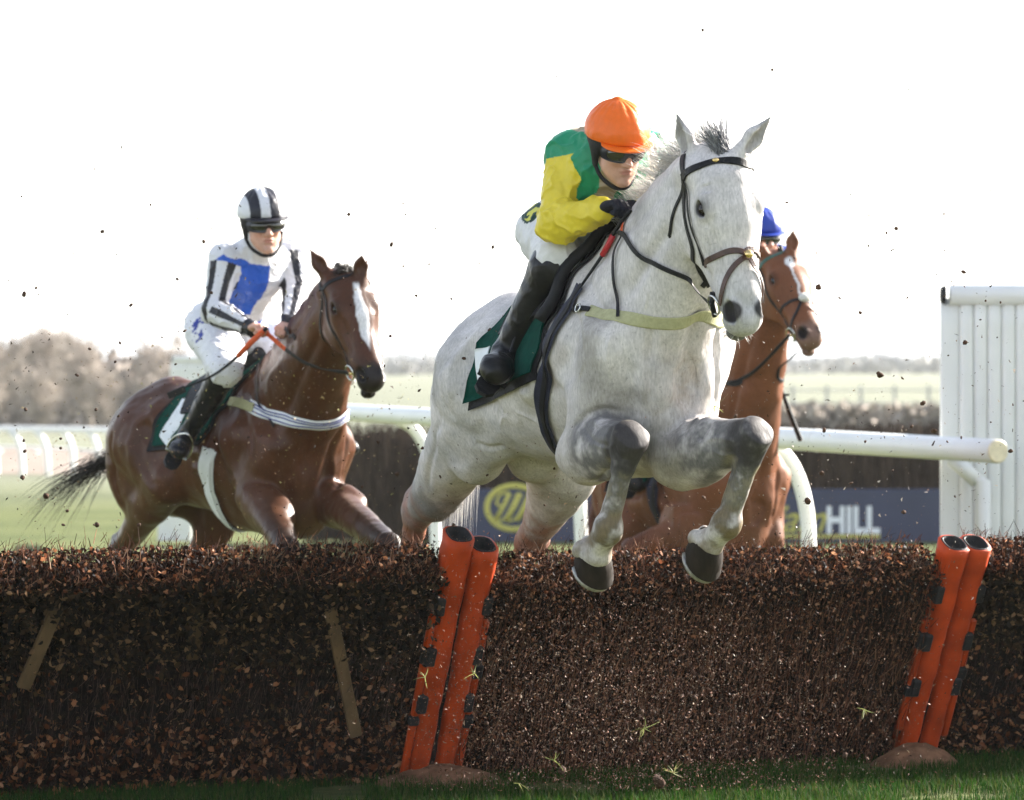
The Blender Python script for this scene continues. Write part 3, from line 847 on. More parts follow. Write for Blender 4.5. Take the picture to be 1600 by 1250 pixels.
def pix_ray(bvh, px, py, off=0.0):
    """where the sight line of a photo pixel meets the skin"""
    d = unit(P(px, py, 1.0) - vec(0, 0, EYE))
    l, nm, i, dd = bvh.ray_cast(Vector((0, 0, EYE)), Vector(d))
    if l is None: return None, None
    nm = np.array(nm); nm = nm if nm @ d < 0 else -nm
    return np.array(l) + nm * off, nm

# ------------------------------------------------------------------ horses
class Frame:
    def __init__(s, O, M): s.O = np.asarray(O, float); s.M = np.asarray(M, float)    # columns of M = axes
    def w(s, *p): return s.O + s.M @ np.array(p, float)
    def d(s, *p): return s.M @ np.array(p, float)
    def l(s, V): return (np.asarray(V) - s.O) @ s.M

def trunk_frame(O, yaw, pitch, roll=0.0):
    f = vec(math.sin(yaw) * math.cos(pitch), -math.cos(yaw) * math.cos(pitch), math.sin(pitch))
    l = unit(np.cross(vec(0, 0, 1), f)); u = np.cross(f, l)
    l, u = l * math.cos(roll) + u * math.sin(roll), u * math.cos(roll) - l * math.sin(roll)
    return Frame(O, np.stack([f, l, u], 1))

def head_frame(O, A, D, sc):
    A = unit(A); D = unit(np.asarray(D) - A * (A @ np.asarray(D))); S = np.cross(A, D)
    fr = Frame(O, np.stack([A, D, S], 1) * sc); fr.sc = sc; fr.R = np.stack([A, D, S])
    fr.l = lambda V: (np.asarray(V) - fr.O) @ fr.M / sc ** 2
    return fr

def head_prims(H, gape=0.0):
    s = H.sc; w = H.w; R = H.R; o = []
    o.append(Ell(w(.10, -.035, 0), vec(.15, .10, .096) * s, R, .05))                       # skull
    o.append(Cone(w(.11, .01, 0), w(.24, .005, 0), .075 * s, .068 * s, .05, R[2], .74))     # brow
    o.append(Cone(w(.20, .012, 0), w(.47, .0, 0), .066 * s, .047 * s, .05, R[2], .82))      # nasal bone
    o.append(Cone(w(.20, -.05, 0), w(.46, -.042, 0), .090 * s, .056 * s, .05, R[2], .86))  # face sides
    for q in (-1, 1):
        o.append(Ell(w(.205, -.125, q * .068), vec(.115, .108, .036) * s, R, .05))          # jowl plate
        o.append(Cone(w(.22, -.17, q * .045), w(.47, -.092, q * .022), .045 * s, .026 * s, .05))  # jaw bar
        o.append(Cone(w(.225, -.012, q * .094), w(.37, -.035, q * .072), .017 * s, .010 * s, .035))  # facial crest
        o.append(Ell(w(.172, .034, q * .080), vec(.05, .03, .028) * s, R, .035))            # brow ridge over the eye
        o.append(Ell(w(.192, .020, q * .088), vec(.046, .040, .030) * s, R, .02))           # eye socket
        o.append(Cone(w(.05, -.02, q * .075), w(.02, -.11, q * .07), .035 * s, .045 * s, .05))
    o.append(Cone(w(.46, -.025, 0), w(.55, -.028, 0), .055 * s, .058 * s, .04, R[2], .86))  # muzzle
    o.append(Ell(w(.575, -.032, 0), vec(.046, .050, .056) * s, R, .03))                     # upper lip
    lo = gape
    o.append(Cone(w(.44, -.08 - lo * .3, 0), w(.545, -.092 - lo, 0), .036 * s, .030 * s, .03, R[2], .85))   # lower jaw end
    o.append(Ell(w(.592, -.090 - lo, 0), vec(.030, .026, .040) * s, R, .012))                # lower lip
    for q in (-1, 1):
        o.append(Ell(w(.540, .006, q * .044), vec(.042, .028, .022) * s, R, .025))          # nostril wing
        nr = unit(R[2] * q * .75 + R[1] * .42 + R[0] * .35); a1 = unit(R[0] - nr * (R[0] @ nr)); a2 = np.cross(nr, a1)
        o.append(Ell(w(.545, .010, q * .058), vec(.030, .041, .020) * s, np.stack([nr, a1, a2]), .010, sub=True))
        en = unit(R[2] * q * .80 + R[1] * .58); e1 = unit(R[0] + .25 * R[1]); e1 = unit(e1 - en * (e1 @ en)); e2 = np.cross(en, e1)
        o.append(Ell(w(.192, .030, q * .108), vec(.022, .030, .0185) * s, np.stack([en, e1, e2]), .006, sub=True))   # eye opening
        o.append(Cone(w(.165, .046, q * .094), w(.200, .047, q * .098), .011 * s, .010 * s, .012))               # upper lid
        o.append(Cone(w(.625, -.070 - lo * .4, q * .01), w(.50, -.066 - lo * .15, q * .062), .0065 * s + lo * .35, .003 * s, .008, sub=True))  # mouth line
    return o

def ear_prims(base, tip, opn, r=.039):
    base = np.asarray(base, float); tip = np.asarray(tip, float); ax = unit(tip - base); opn = unit(np.asarray(opn) - ax * (ax @ np.asarray(opn)))
    mid = base + (tip - base) * .42; L = np.linalg.norm(tip - base)
    lo = base - ax * .035
    return [Cone(lo, base, r * .95, r * .8, .03), Cone(base, mid, r * .78, r * .98, .02, opn, 1.35), Cone(mid, tip, r * .98, r * .10, .015, opn, 1.5),
            Cone(base + (tip - base) * .12 + opn * r * .62, mid + opn * r * .62, r * .40, r * .62, .006, opn, 1.15, sub=True),
            Cone(mid + opn * r * .62, tip + opn * r * .2 - ax * L * .1, r * .62, r * .05, .006, opn, 1.15, sub=True)]

def trunk_prims(T, w=1.0):
    o = []; W = T.w; R = T.M.T; L = R[1]
    E = lambda c, r, k=.08: o.append(Ell(W(*c), r, R, k))
    C = lambda a, b, r1, r2, k=.08, n=None, sc=1.0: o.append(Cone(W(*a), W(*b), r1, r2, k, n, sc))
    E((.08, 0, -.04), (.62, .285 * w, .36)); E((-.30, 0, -.01), (.50, .285 * w, .30)); E((.40, 0, -.10), (.28, .245 * w, .40))
    C((.36, 0, .27), (.02, 0, .24), .075, .07, .1); C((.1, 0, .2), (-.5, 0, .21), .11, .14, .1)
    E((-.58, 0, .10), (.33, .265 * w, .255)); C((-.55, 0, .28), (-.82, 0, .15), .10, .06, .1)
    C((.48, 0, -.40), (.05, 0, -.36), .14, .12, .1); C((.64, 0, -.20), (.5, 0, -.38), .09, .12, .08)
    for q in (-1, 1):
        E((-.62, q * .145, .0), (.27, .135, .31)); C((-.76, q * .115, .08), (-.75, q * .13, -.24), .125, .105, .08)
        C((-.40, q * .20, .16), (-.62, q * .22, .05), .07, .08, .08)
        C((.30, q * .11, .22), (.55, q * .165, -.06), .085, .125, .08)
        C((.55, q * .165, -.06), (.38, q * .19, -.30), .115, .11, .06)
        E((.36, q * .185, -.06), (.15, .075, .18), .06)
        E((.61, q * .088, -.15), (.10, .098, .19), .03)
        C((.42, q * .20, .10), (.52, q * .215, -.08), .035, .045, .05)     # scapula edge
        C((.18, q * .23, .10), (.30, q * .235, -.20), .04, .05, .05)
        C((-.34, q * .24, .10), (-.50, q * .235, -.12), .045, .04, .05)    # flank
        C((-.62, q * .225, .16), (-.76, q * .19, -.02), .07, .06, .06)
        C((.60, q * .05, .12), (.62, q * .11, -.05), .07, .06, .05)
        C((.30, q * .235, .02), (.02, q * .285, -.10), .05, .05, .10)     # rib muscle
        for a, b_, r in (((.72, 0, .03), (.71, 0, -.30), .022), ((.17, q * .315, .16), (.20, q * .315, -.26), .030), ((-.40, q * .325, .10), (-.33, q * .29, -.24), .035),
                         ((-.74, q * .285, .06), (-.70, q * .27, -.34), .024), ((.46, q * .275, .16), (.66, q * .275, -.02), .022), ((.05, q * .33, -.10), (-.25, q * .33, -.12), .02)):
            o.append(Cone(W(*a), W(*b_), r, r, .05, sub=True))
    return o

def front_leg(T, q, el, kn, fe, co, g=1.0):
    """forearm, knee, cannon, fetlock, pastern; q = +1 left, -1 right"""
    o = []; el, kn, fe, co = map(np.asarray, (el, kn, fe, co))
    sh = T.w(.54, q * .165, -.07); L = T.M[:, 1]; ax = unit(kn - el)
    o.append(Cone(sh, el, .115, .100, .07))
    o.append(Cone(el, kn, .100 * g, .054 * g, .03))
    bk = unit(np.cross(L * q, ax)) * q; bk = bk if bk @ unit(fe - kn) > 0 else -bk           # flexor side
    o.append(Ell(el + (kn - el) * .28 - bk * .02, (.15 * g, .078 * g, .086 * g), np.stack([ax, L, np.cross(ax, L)]), .03))
    o.append(Ell(el + (kn - el) * .30 + bk * .035, (.13 * g, .055 * g, .066 * g), np.stack([ax, L, np.cross(ax, L)]), .04))
    sx = unit(fe - kn); up = unit(-unit(kn - el) + unit(fe - kn)); fr = -up
    o.append(Cone(kn - sx * .012, kn + sx * .095, .053 * g, .040 * g, .02, np.cross(sx, L), 1.15))
    for z_ in (-1, 1): o.append(Cone(kn - sx * .02 + L * z_ * .034 * g, kn + sx * .035 + L * z_ * .028 * g, .022 * g, .020 * g, .012))
    o.append(Ell(kn + fr * .006 + sx * .012, (.048 * g, .042 * g, .030 * g), np.stack([sx, L, np.cross(sx, L)]), .015))
    o.append(Cone(kn + sx * .05, fe - sx * .03, .034 * g, .030 * g, .03))
    b2 = unit(np.cross(sx, L)); b2 = b2 if b2 @ unit(co - fe) > 0 else -b2
    o.append(Cone(kn + sx * .07 + b2 * .036 * g, fe - sx * .02 + b2 * .036 * g, .015 * g, .015 * g, .014))
    o.append(Ell(fe, (.044 * g, .038 * g, .040 * g), np.stack([sx, L, np.cross(sx, L)]), .025)); o.append(Ell(fe + b2 * .028 * g, (.026 * g, .026 * g, .022 * g), np.stack([sx, L, np.cross(sx, L)]), .02))
    o.append(Cone(fe, co, .036 * g, .041 * g, .03)); o.append(Ell(co, (.030 * g, .047 * g, .047 * g), np.stack([unit(co - fe), L, np.cross(unit(co - fe), L)]), .02))
    return o

def hind_leg(T, q, st, ho, fe, co, g=1.0):
    o = []; st, ho, fe, co = map(np.asarray, (st, ho, fe, co)); L = T.M[:, 1]
    hip = T.w(-.58, q * .17, .04); tb = T.w(-.74, q * .14, -.12); ax = unit(ho - st); sx = unit(fe - ho)
    o.append(Cone(hip, st, .185, .105, .08)); o.append(Cone(tb, st + (ho - st) * .35, .125, .075, .08))
    o.append(Cone(st, ho, .106 * g, .052 * g, .05)); bk = unit(ax - sx); 
    o.append(Ell(st + (ho - st) * .30 + bk * .02, (.14, .065 * g, .08 * g), np.stack([ax, L, np.cross(ax, L)]), .05))
    o.append(Cone(st + (ho - st) * .40 + bk * .075, ho + bk * .055 - sx * .03, .036 * g, .026 * g, .03))      # tendon to the hock
    o.append(Ell(ho, (.068 * g, .053 * g, .060 * g), np.stack([sx, L, np.cross(sx, L)]), .03)); o.append(Ell(ho + bk * .055 - sx * .035, (.036, .026, .026), np.stack([sx, L, np.cross(sx, L)]), .025))
    o.append(Cone(ho + sx * .05, fe - sx * .03, .042 * g, .034 * g, .03)); b2 = unit(np.cross(sx, L)); b2 = b2 if b2 @ bk > 0 else -b2
    o.append(Cone(ho + sx * .07 + b2 * .028, fe - sx * .02 + b2 * .028, .019, .018, .018))
    o.append(Ell(fe, (.046, .042, .044), np.stack([sx, L, np.cross(sx, L)]), .025)); o.append(Cone(fe, co, .036, .041, .03)); o.append(Ell(co, (.03, .047, .047), np.stack([unit(co - fe), L, np.cross(unit(co - fe), L)]), .02))
    return o

def neck_prims(T, H, sag=.03, wd=1.0):
    o = []; L = T.M[:, 1]
    c0, c2 = T.w(.30, 0, .285), H.w(-.005, -.07, 0); t0, t2 = T.w(.58, 0, -.04), H.w(.13, -.19, 0)
    cm = .5 * (c0 + c2) + T.d(.02, 0, sag); tm = .5 * (t0 + t2) + T.d(-.03, 0, -.01); N = 6
    bz = lambda a, b, c, t: (1 - t) ** 2 * a + 2 * t * (1 - t) * b + t * t * c
    for i in range(N):
        u, v = i / N, (i + 1) / N
        cr = lambda t: .085 * (1 - t) + .062 * t
        th = lambda t: (.165 * (1 - t) + .082 * t) * wd
        md = lambda t: (.205 * (1 - t) + .092 * t) * wd
        a, b = bz(c0, cm, c2, u), bz(c0, cm, c2, v); c, d = bz(t0, tm, t2, u), bz(t0, tm, t2, v)
        o.append(Cone(a, b, cr(u), cr(v), .09)); o.append(Cone(c, d, th(u), th(v), .09))
        o.append(Cone(.5 * (a + c), .5 * (b + d), md(u), md(v), .09, L, 1.0 + .12 * u))
    return o

def lerp(a, b, t): return a + (b - a) * t
def blob(D, r0, r1): return np.clip((r1 - D) / (r1 - r0), 0, 1)
def seg_dist(V, a, b):
    ba = b - a; t = np.clip((V - a) @ ba / (ba @ ba), 0, 1); return np.linalg.norm(V - a - t[:, None] * ba, axis=1), t

def vnoise(V, sc, seed=0, octv=2):
    """gradient noise, about -1..1, sc features per metre"""
    o = Vector((seed * 7.13 + .37, seed * 3.71 + .11, seed * 1.93)); W = (np.asarray(V) * sc).tolist(); f = mnoise.fractal
    return np.clip(np.array([f(Vector(p) + o, .9, 2.1, octv) for p in W]) * 1.5, -1, 1)

def coat_mat(name, rough, spec, mott, msc, fleck, sheen, bumpk=.25):
    m, N, L, b = new_mat(name)
    b.inputs['Roughness'].default_value = rough; b.inputs['Specular IOR Level'].default_value = spec
    b.inputs['Sheen Weight'].default_value = sheen; b.inputs['Sheen Roughness'].default_value = .4
    tc = N.new("ShaderNodeTexCoord"); a = N.new("ShaderNodeAttribute"); a.attribute_name = "tint"
    def ns(scale, det, stretch=None, rgh=.55):
        t = N.new("ShaderNodeTexNoise"); t.inputs['Scale'].default_value = scale; t.inputs['Detail'].default_value = det; t.inputs['Roughness'].default_value = rgh
        if stretch:
            mp = N.new("ShaderNodeMapping"); mp.inputs['Scale'].default_value = stretch; L.new(tc.outputs['Object'], mp.inputs[0]); L.new(mp.outputs[0], t.inputs['Vector'])
        else: L.new(tc.outputs['Object'], t.inputs['Vector'])
        return t.outputs['Fac']
    def rng_(f, a0, a1, b0, b1):
        r = N.new("ShaderNodeMapRange"); r.inputs[1].default_value = a0; r.inputs[2].default_value = a1; r.inputs[3].default_value = b0; r.inputs[4].default_value = b1; L.new(f, r.inputs[0]); return r.outputs[0]
    def mul(x, y):
        q = N.new("ShaderNodeMath"); q.operation = 'MULTIPLY'; L.new(x, q.inputs[0]); L.new(y, q.inputs[1]); return q.outputs[0]
    f = mul(rng_(ns(msc, 9, None, .68), .32, .68, 1 - mott * .55, 1 + mott * .55), rng_(ns(130, 3, (1, 1, .28)), .3, .7, 1 - mott * .75, 1 + mott * .75))
    if fleck: f = mul(f, rng_(ns(95, 2, None, .3), .27, .33, 1 - fleck, 1))
    x = N.new("ShaderNodeVectorMath"); x.operation = 'SCALE'; L.new(a.outputs['Color'], x.inputs[0]); L.new(f, x.inputs['Scale'])
    L.new(x.outputs[0], b.inputs['Base Color'])
    bp = N.new("ShaderNodeBump"); bp.inputs['Strength'].default_value = bumpk; bp.inputs['Distance'].default_value = .006
    add = N.new("ShaderNodeMath"); add.operation = 'MULTIPLY_ADD'; add.inputs[1].default_value = .35
    L.new(ns(150, 2, (1, 1, .25)), add.inputs[0]); L.new(ns(16, 4), add.inputs[2])
    L.new(add.outputs[0], bp.inputs['Height']); L.new(bp.outputs[0], b.inputs['Normal'])
    return m

M_eye = mat("dark_eye", (.010, .006, .005), rough=.12, spec=.35)
M_shoe = mat('worn_shoe', (.32, .31, .30), rough=.4, metal=.8, noise=.3, nscale=60)
M_hoof = mat("hoof_horn", (.020, .015, .012), rough=.75, spec=.12, noise=.4, nscale=30, bump=.3, bscale=50, stretch=(1, 1, .3))

def hoof(parent, co, fe, toe, L, scl=1.0):
    """horn cone from the coronet, longer at the toe, with a flat sole"""
    ax = unit(co - fe); f = unit(np.asarray(toe) - np.asarray(toe) @ ax * ax); sd = unit(np.cross(ax, f)); V = []; k = 24; rings = [(-.008, .036, .0), (0, .045, .0), (.008, .048, .002), (.03, .054, .010), (.034, .0535, .011), (.05, .059, .017), (.054, .0585, .018), (.068, .063, .024), (.072, .063, .025), (.074, .058, .024)]
    for h, r, sh in rings:
        for j in range(k):
            a = 2 * math.pi * j / k; ca, sa = math.cos(a), math.sin(a)
            V.append(co + (ax * (h - .006 + .012 * (ca if h > .05 else 0) * .5 + (.008 * ca if h < .01 else 0)) + f * (r * 1.06 * ca + sh) + sd * r * sa * (1 - .12 * (ca < -.3))) * scl)
    V.append(co + (ax * .066 + f * .01) * scl)
    Fc = [(i * k + j, i * k + (j + 1) % k, (i + 1) * k + (j + 1) % k, (i + 1) * k + j) for i in range(len(rings) - 1) for j in range(k)]
    n0 = (len(rings) - 1) * k; Fc += [(n0 + j, n0 + (j + 1) % k, len(V) - 1) for j in range(k)]
    ho = obj("hoof", V, Fc, M_hoof, parent, smooth=True)
    pts = [co + (ax * (.078 + .006 * math.cos(a)) + f * (.056 * math.cos(a) + .024) + sd * .055 * math.sin(a)) * scl for a in np.linspace(-2.5, 2.5, 25)]
    b = MB(); b.tube(pts, .0075 * scl, 6); b.build("horseshoe", M_shoe, ho, smooth=True)
    return ho

def hairs(name, parent, roots, dirs, lens, w, m, grav=.25, wav=.15, seg=6, seed=0, cols=None):
    """tapered three-sided hair strands"""
    r = np.random.default_rng(seed); roots = np.asarray(roots, float); n = len(roots); d = np.asarray(dirs, float); d = d / np.linalg.norm(d, axis=1)[:, None]
    lens = np.asarray(lens)[:, None]; cur = roots.copy(); rows = [cur]; wv = r.normal(size=(n, 3)) * wav
    for i in range(seg):
        t = (i + 1) / seg; d = d + (wv * math.sin(3.1 * t + 1) + vec(0, 0, -grav)) * (1 / seg); d /= np.linalg.norm(d, axis=1)[:, None]
        cur = cur + d * lens / seg; rows.append(cur)
    s1 = np.cross(d, r.normal(size=(n, 3))); s1 /= np.linalg.norm(s1, axis=1)[:, None]; s2 = np.cross(d, s1); V = []
    for i, p in enumerate(rows):
        ww = w * (1 - (i / seg) ** 2 * .93)
        for k in range(3):
            a = 2.094 * k; V.append(p + (s1 * math.cos(a) + s2 * math.sin(a)) * ww)
    V = np.stack(V, 1).reshape(-1, 3); st = 3 * (seg + 1); i = np.arange(n)[:, None] * st; Fc = []
    for q in range(seg):
        for k in range(3): Fc.append(i + [3 * q + k, 3 * q + (k + 1) % 3, 3 * q + 3 + (k + 1) % 3, 3 * q + 3 + k])
    Fc = np.concatenate(Fc)
    return obj(name, V, Fc, m, parent, smooth=True, cols=None if cols is None else np.repeat(cols, st, 0))

def crease(V, N, bv, line, w, depth, step=.03):
    p, _ = snap(bv, smooth_path(np.asarray(line, float), step)); lo, hi = p.min(0) - 2.5 * w, p.max(0) + 2.5 * w
    m = np.where(((V > lo) & (V < hi)).all(1))[0]
    if not len(m): return V
    Q = V[m]; d = np.full(len(m), 9.0); u = np.zeros(len(m))
    for i in range(len(p) - 1):
        e, t = seg_dist(Q, p[i], p[i + 1]); k = e < d; d = np.where(k, e, d); u = np.where(k, (i + t) / (len(p) - 1), u)
    V = V.copy(); V[m] += N[m] * (depth * np.exp(-(d / w) ** 2) * np.clip(np.minimum(u, 1 - u) * 6, 0, 1))[:, None]
    return V

def anatomy(T, H):
    o = [([T.w(.82, 0, .06), T.w(.82, 0, -.15), T.w(.76, 0, -.36)], .026, -.022)]
    for q in (-1, 1):
        W = lambda x, y, z: T.w(x, q * y, z); h = lambda a, d, s: H.w(a, d, -q * s)
        o += [([W(.36, .2, .32), W(.52, .26, .13), W(.64, .26, .0)], .024, -.011), ([W(.12, .45, .18), W(.15, .45, -.05), W(.22, .45, -.28)], .030, -.017),
              ([W(.33, .3, .24), W(.44, .38, .06), W(.50, .38, -.10)], .020, -.008), ([W(.39, .3, .26), W(.49, .36, .09), W(.56, .36, -.05)], .020, .006),
              ([W(.76, .17, .0), W(.76, .175, -.16), W(.66, .15, -.36)], .020, -.014), ([W(-.34, .45, .14), W(-.37, .45, -.05), W(-.28, .4, -.26)], .034, -.016),
              ([W(-.33, .36, .27), W(-.46, .45, .10), W(-.50, .45, -.12)], .022, .010), ([W(-.66, .45, .17), W(-.73, .36, -.08), W(-.73, .32, -.32)], .022, -.014),
              ([W(-.54, .45, .20), W(-.62, .45, .02), W(-.58, .42, -.22)], .028, -.007),
              ([W(.66, .18, .08), .5 * (W(.66, .18, .08) + h(.17, -.21, .075)) + T.M[:, 1] * q * .03, h(.17, -.21, .075)], .030, -.016),
              ([W(.42, .22, .24), .5 * (W(.42, .22, .24) + h(.04, -.13, .08)), h(.04, -.13, .08)], .030, -.008),
              ([h(.24, .035, .075), h(.33, .02, .066), h(.45, .0, .055)], .016, -.006), ([h(.26, -.05, .11), h(.33, -.08, .09), h(.40, -.085, .075)], .020, -.007),
              ([h(.115, .05, .085), h(.15, .055, .09)], .018, -.007), ([h(.50, -.03, .07), h(.53, -.045, .068), h(.555, -.05, .06)], .012, -.006), ([h(.30, -.005, .09), h(.38, -.01, .07), h(.44, -.02, .066)], .008, .003)]
        for x in (.02, -.06, -.14, -.22, -.30): o.append(([W(x, .5, .12), W(x - .03, .5, -.05), W(x - .06, .5, -.2)], .020, .0032))
    return o

def build_horse(label, T, H, legs, ears, colour, coat, h, gape=0.0, extra=None, more=(), wide=1.0, sag=.03, group=None, g=1.0):
    pr = trunk_prims(T, wide) + neck_prims(T, H, sag)
    for k in ('fr', 'fl'): pr += front_leg(T, 1 if k == 'fl' else -1, *legs[k][:4], g)
    for k in ('fr', 'fl'):      # bulbs of the heels
        fe_, co_, to_ = [np.asarray(q) for q in legs[k][2:5]]; ax_ = unit(co_ - fe_); f_ = unit(to_ - (to_ @ ax_) * ax_); sd_ = np.cross(ax_, f_)
        for q in (-1, 1): pr.append(Ell(co_ + (ax_ * .016 - f_ * .040 + sd_ * q * .020) * g, np.array((.030, .022, .022)) * g, np.stack([ax_, f_, sd_]), .015))
    for k in ('hr', 'hl'): pr += hind_leg(T, 1 if k == 'hl' else -1, *legs[k][:4], g)
    pr += head_prims(H, gape)
    pr += list(more)
    for b, t, op in ears: pr += ear_prims(b, t, op)
    V, Q = sculpt(pr, h)
    for k in ('fr', 'fl'):      # the folded knee is flat in front
        el_, kn_, fe_ = [np.asarray(q) for q in legs[k][:3]]; f_ = unit(unit(kn_ - el_) - unit(fe_ - kn_)); kc = kn_ + unit(fe_ - kn_) * .02
        c_ = (V - kc) @ f_; w_ = blob(np.linalg.norm(V - kc, axis=1), .085 * g, .13 * g); lim = .036 * g
        V = V - np.where(c_ > lim, (c_ - lim) * .62 * w_, 0)[:, None] * f_
    n = np.cross(V[Q[:, 2]] - V[Q[:, 0]], V[Q[:, 3]] - V[Q[:, 1]]); N = np.zeros_like(V)
    for k in range(4): np.add.at(N, Q[:, k], n)
    N /= np.linalg.norm(N, axis=1)[:, None] + 1e-12; hl = H.l(V); body = np.clip((np.linalg.norm(hl - vec(.3, -.05, 0), axis=1) - .38) / .15, .12, 1)
    V = V + N * (body * (.0045 * vnoise(V, 3.2, 77) + .0042 * vnoise(V, 9.5, 78)))[:, None]
    b0 = bvh_of(V, Q)
    for ln_, w_, dp_ in anatomy(T, H) + (extra(b0) if extra else []): V = crease(V, N, b0, ln_, w_, dp_)
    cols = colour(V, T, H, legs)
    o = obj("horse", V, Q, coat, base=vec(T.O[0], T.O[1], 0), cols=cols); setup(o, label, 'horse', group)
    bv = bvh_of(V, Q)
    for q in (-1, 1):
        b = MB(); b.sphere(H.w(.192, .0195, q * .0905), vec(.027, .022, .022) * H.sc, 20, 14, H.R); b.build("eye", M_eye, o, smooth=True)
    for k in ('fr', 'fl', 'hr', 'hl'):
        el, kn, fe, co, toe = legs[k]; hoof(o, np.asarray(co), np.asarray(fe), toe, T.M[:, 1], 1.0 + (g - 1) * 1.25)
    return o, bv, V, Q
# ------------------------------------------------------------------ tack
def pix_path(bv, pts, off=0.0):
    out = []
    for p in pts:
        h, n = pix_ray(bv, *p)
        if h is not None: out.append(h)
    return np.array(out)

def mirror_head(H, pts):
    l = H.l(np.asarray(pts)); l[:, 2] *= -1; return H.O + l @ H.M.T
def mirror_trunk(T, pts):
    l = T.l(np.asarray(pts)); l[:, 1] *= -1; return T.O + l @ T.M.T

def loose_strap(name, parent, bv, ctrl, width, m, off=.006, thick=.003, nrm=None, sm=2, step=.015):
    """strap hanging free, pushed out of the body wherever it would enter it"""
    p = smooth_path(ctrl, step); nn = []
    for i in range(len(p)):
        l, nm, k, d = bv.find_nearest(Vector(p[i])); l = np.array(l); nm = np.array(nm); s = (p[i] - l) @ nm
        if s < off: p[i] = l + nm * off
        nn.append(nm)
    p = relax(p, sm); nn = relax(np.array(nn), 6)
    for i in range(len(p)):
        l, nm, k, d = bv.find_nearest(Vector(p[i])); l = np.array(l); nm = np.array(nm); s = (p[i] - l) @ nm
        if s < off * .7: p[i] = l + nm * off * .7
    p = relax(p, 2)
    if nrm is not None: nn = np.tile(unit(nrm), (len(p), 1))
    V, Fc = strip(p, nn, width, thick)
    return obj(name, V, Fc, m, parent, smooth=False)

def patch(T, bv, xf, xr, th0, th1, off, thick, nu=26, nv=44, zc=-.02):
    """cloth lying over the trunk between the lines xf(v) and xr(v), v = angle from the spine (right side negative)"""
    rows = []
    for v in np.linspace(th0, th1, nv):
        row = []
        for u in np.linspace(0, 1, nu):
            x = xf(v) + (xr(v) - xf(v)) * u; o = T.w(x, math.sin(v) * 1.2, zc + math.cos(v) * 1.2); c = T.w(x, 0, zc); d = unit(c - o)
            l, nm, k, dd = bv.ray_cast(Vector(o), Vector(d))
            row.append(np.array(l) - d * off if l is not None else c - d * .3)
        rows.append(row)
    P0 = np.array(rows)
    for it in range(3):
        P0[1:-1, 1:-1] = .5 * P0[1:-1, 1:-1] + .125 * (P0[:-2, 1:-1] + P0[2:, 1:-1] + P0[1:-1, :-2] + P0[1:-1, 2:])
    N = np.cross(np.gradient(P0, axis=1), np.gradient(P0, axis=0)); N /= np.linalg.norm(N, axis=2)[..., None] + 1e-9
    c = P0.mean((0, 1)); sg = 1 if ((P0 - T.O) * N).sum() > 0 else -1; N = N * sg
    a = P0.reshape(-1, 3); b = (P0 + N * thick).reshape(-1, 3); n = nu * nv; V = np.concatenate([a, b]); Fc = []
    for i in range(nv - 1):
        for j in range(nu - 1):
            q = [i * nu + j, i * nu + j + 1, (i + 1) * nu + j + 1, (i + 1) * nu + j]; Fc.append(q); Fc.append([k + n for k in q][::-1])
    ed = [i for i in range(nu)] + [nu * (i + 1) - 1 for i in range(1, nv)] + [n - 1 - i for i in range(1, nu)] + [nu * i for i in range(nv - 2, 0, -1)]
    for i in range(len(ed)):
        p, q = ed[i], ed[(i + 1) % len(ed)]; Fc.append([p, q, q + n, p + n])
    return V, Fc, P0, N

def ring_mesh(c, ax, R, r, n=28, k=8):
    ax = unit(ax); u = unit(np.cross(ax, vec(.3, .2, 1))); v = np.cross(ax, u); b = MB()
    return b.tube([c + R * (math.cos(t) * u + math.sin(t) * v) for t in np.linspace(0, 2 * math.pi, n + 1)], r, k, cap=False)

M_cloth = mat("green_number_cloth", (.003, .046, .034), rough=.85, spec=.08, noise=.2, nscale=30, bump=.35, bscale=70)
M_whitecloth = mat("white_print_cloth", (.74, .76, .80), rough=.7, spec=.2, noise=.06, nscale=20)
M_beige = mat("beige_webbing", (.40, .39, .23), rough=.8, spec=.2, noise=.12, nscale=60, bump=.3, bscale=200)
M_rubber = mat("orange_rubber_grip", (.62, .10, .03), rough=.6, spec=.3, noise=.15, nscale=60, bump=.3, bscale=160)
M_redgrip = mat("red_grip", (.42, .015, .02), rough=.5, noise=.1)
M_brown = mat("brown_leather", (.055, .022, .016), rough=.4, spec=.5, noise=.3, nscale=40, bump=.2, bscale=80)
M_girthnavy = mat("navy_girth", (.016, .018, .04), rough=.6, spec=.3, noise=.25, nscale=30, bump=.3, bscale=120)
M_fluff = mat("white_sheepskin", (.62, .60, .56), rough=.95, spec=.1, noise=.3, nscale=80, bump=.9, bscale=120)

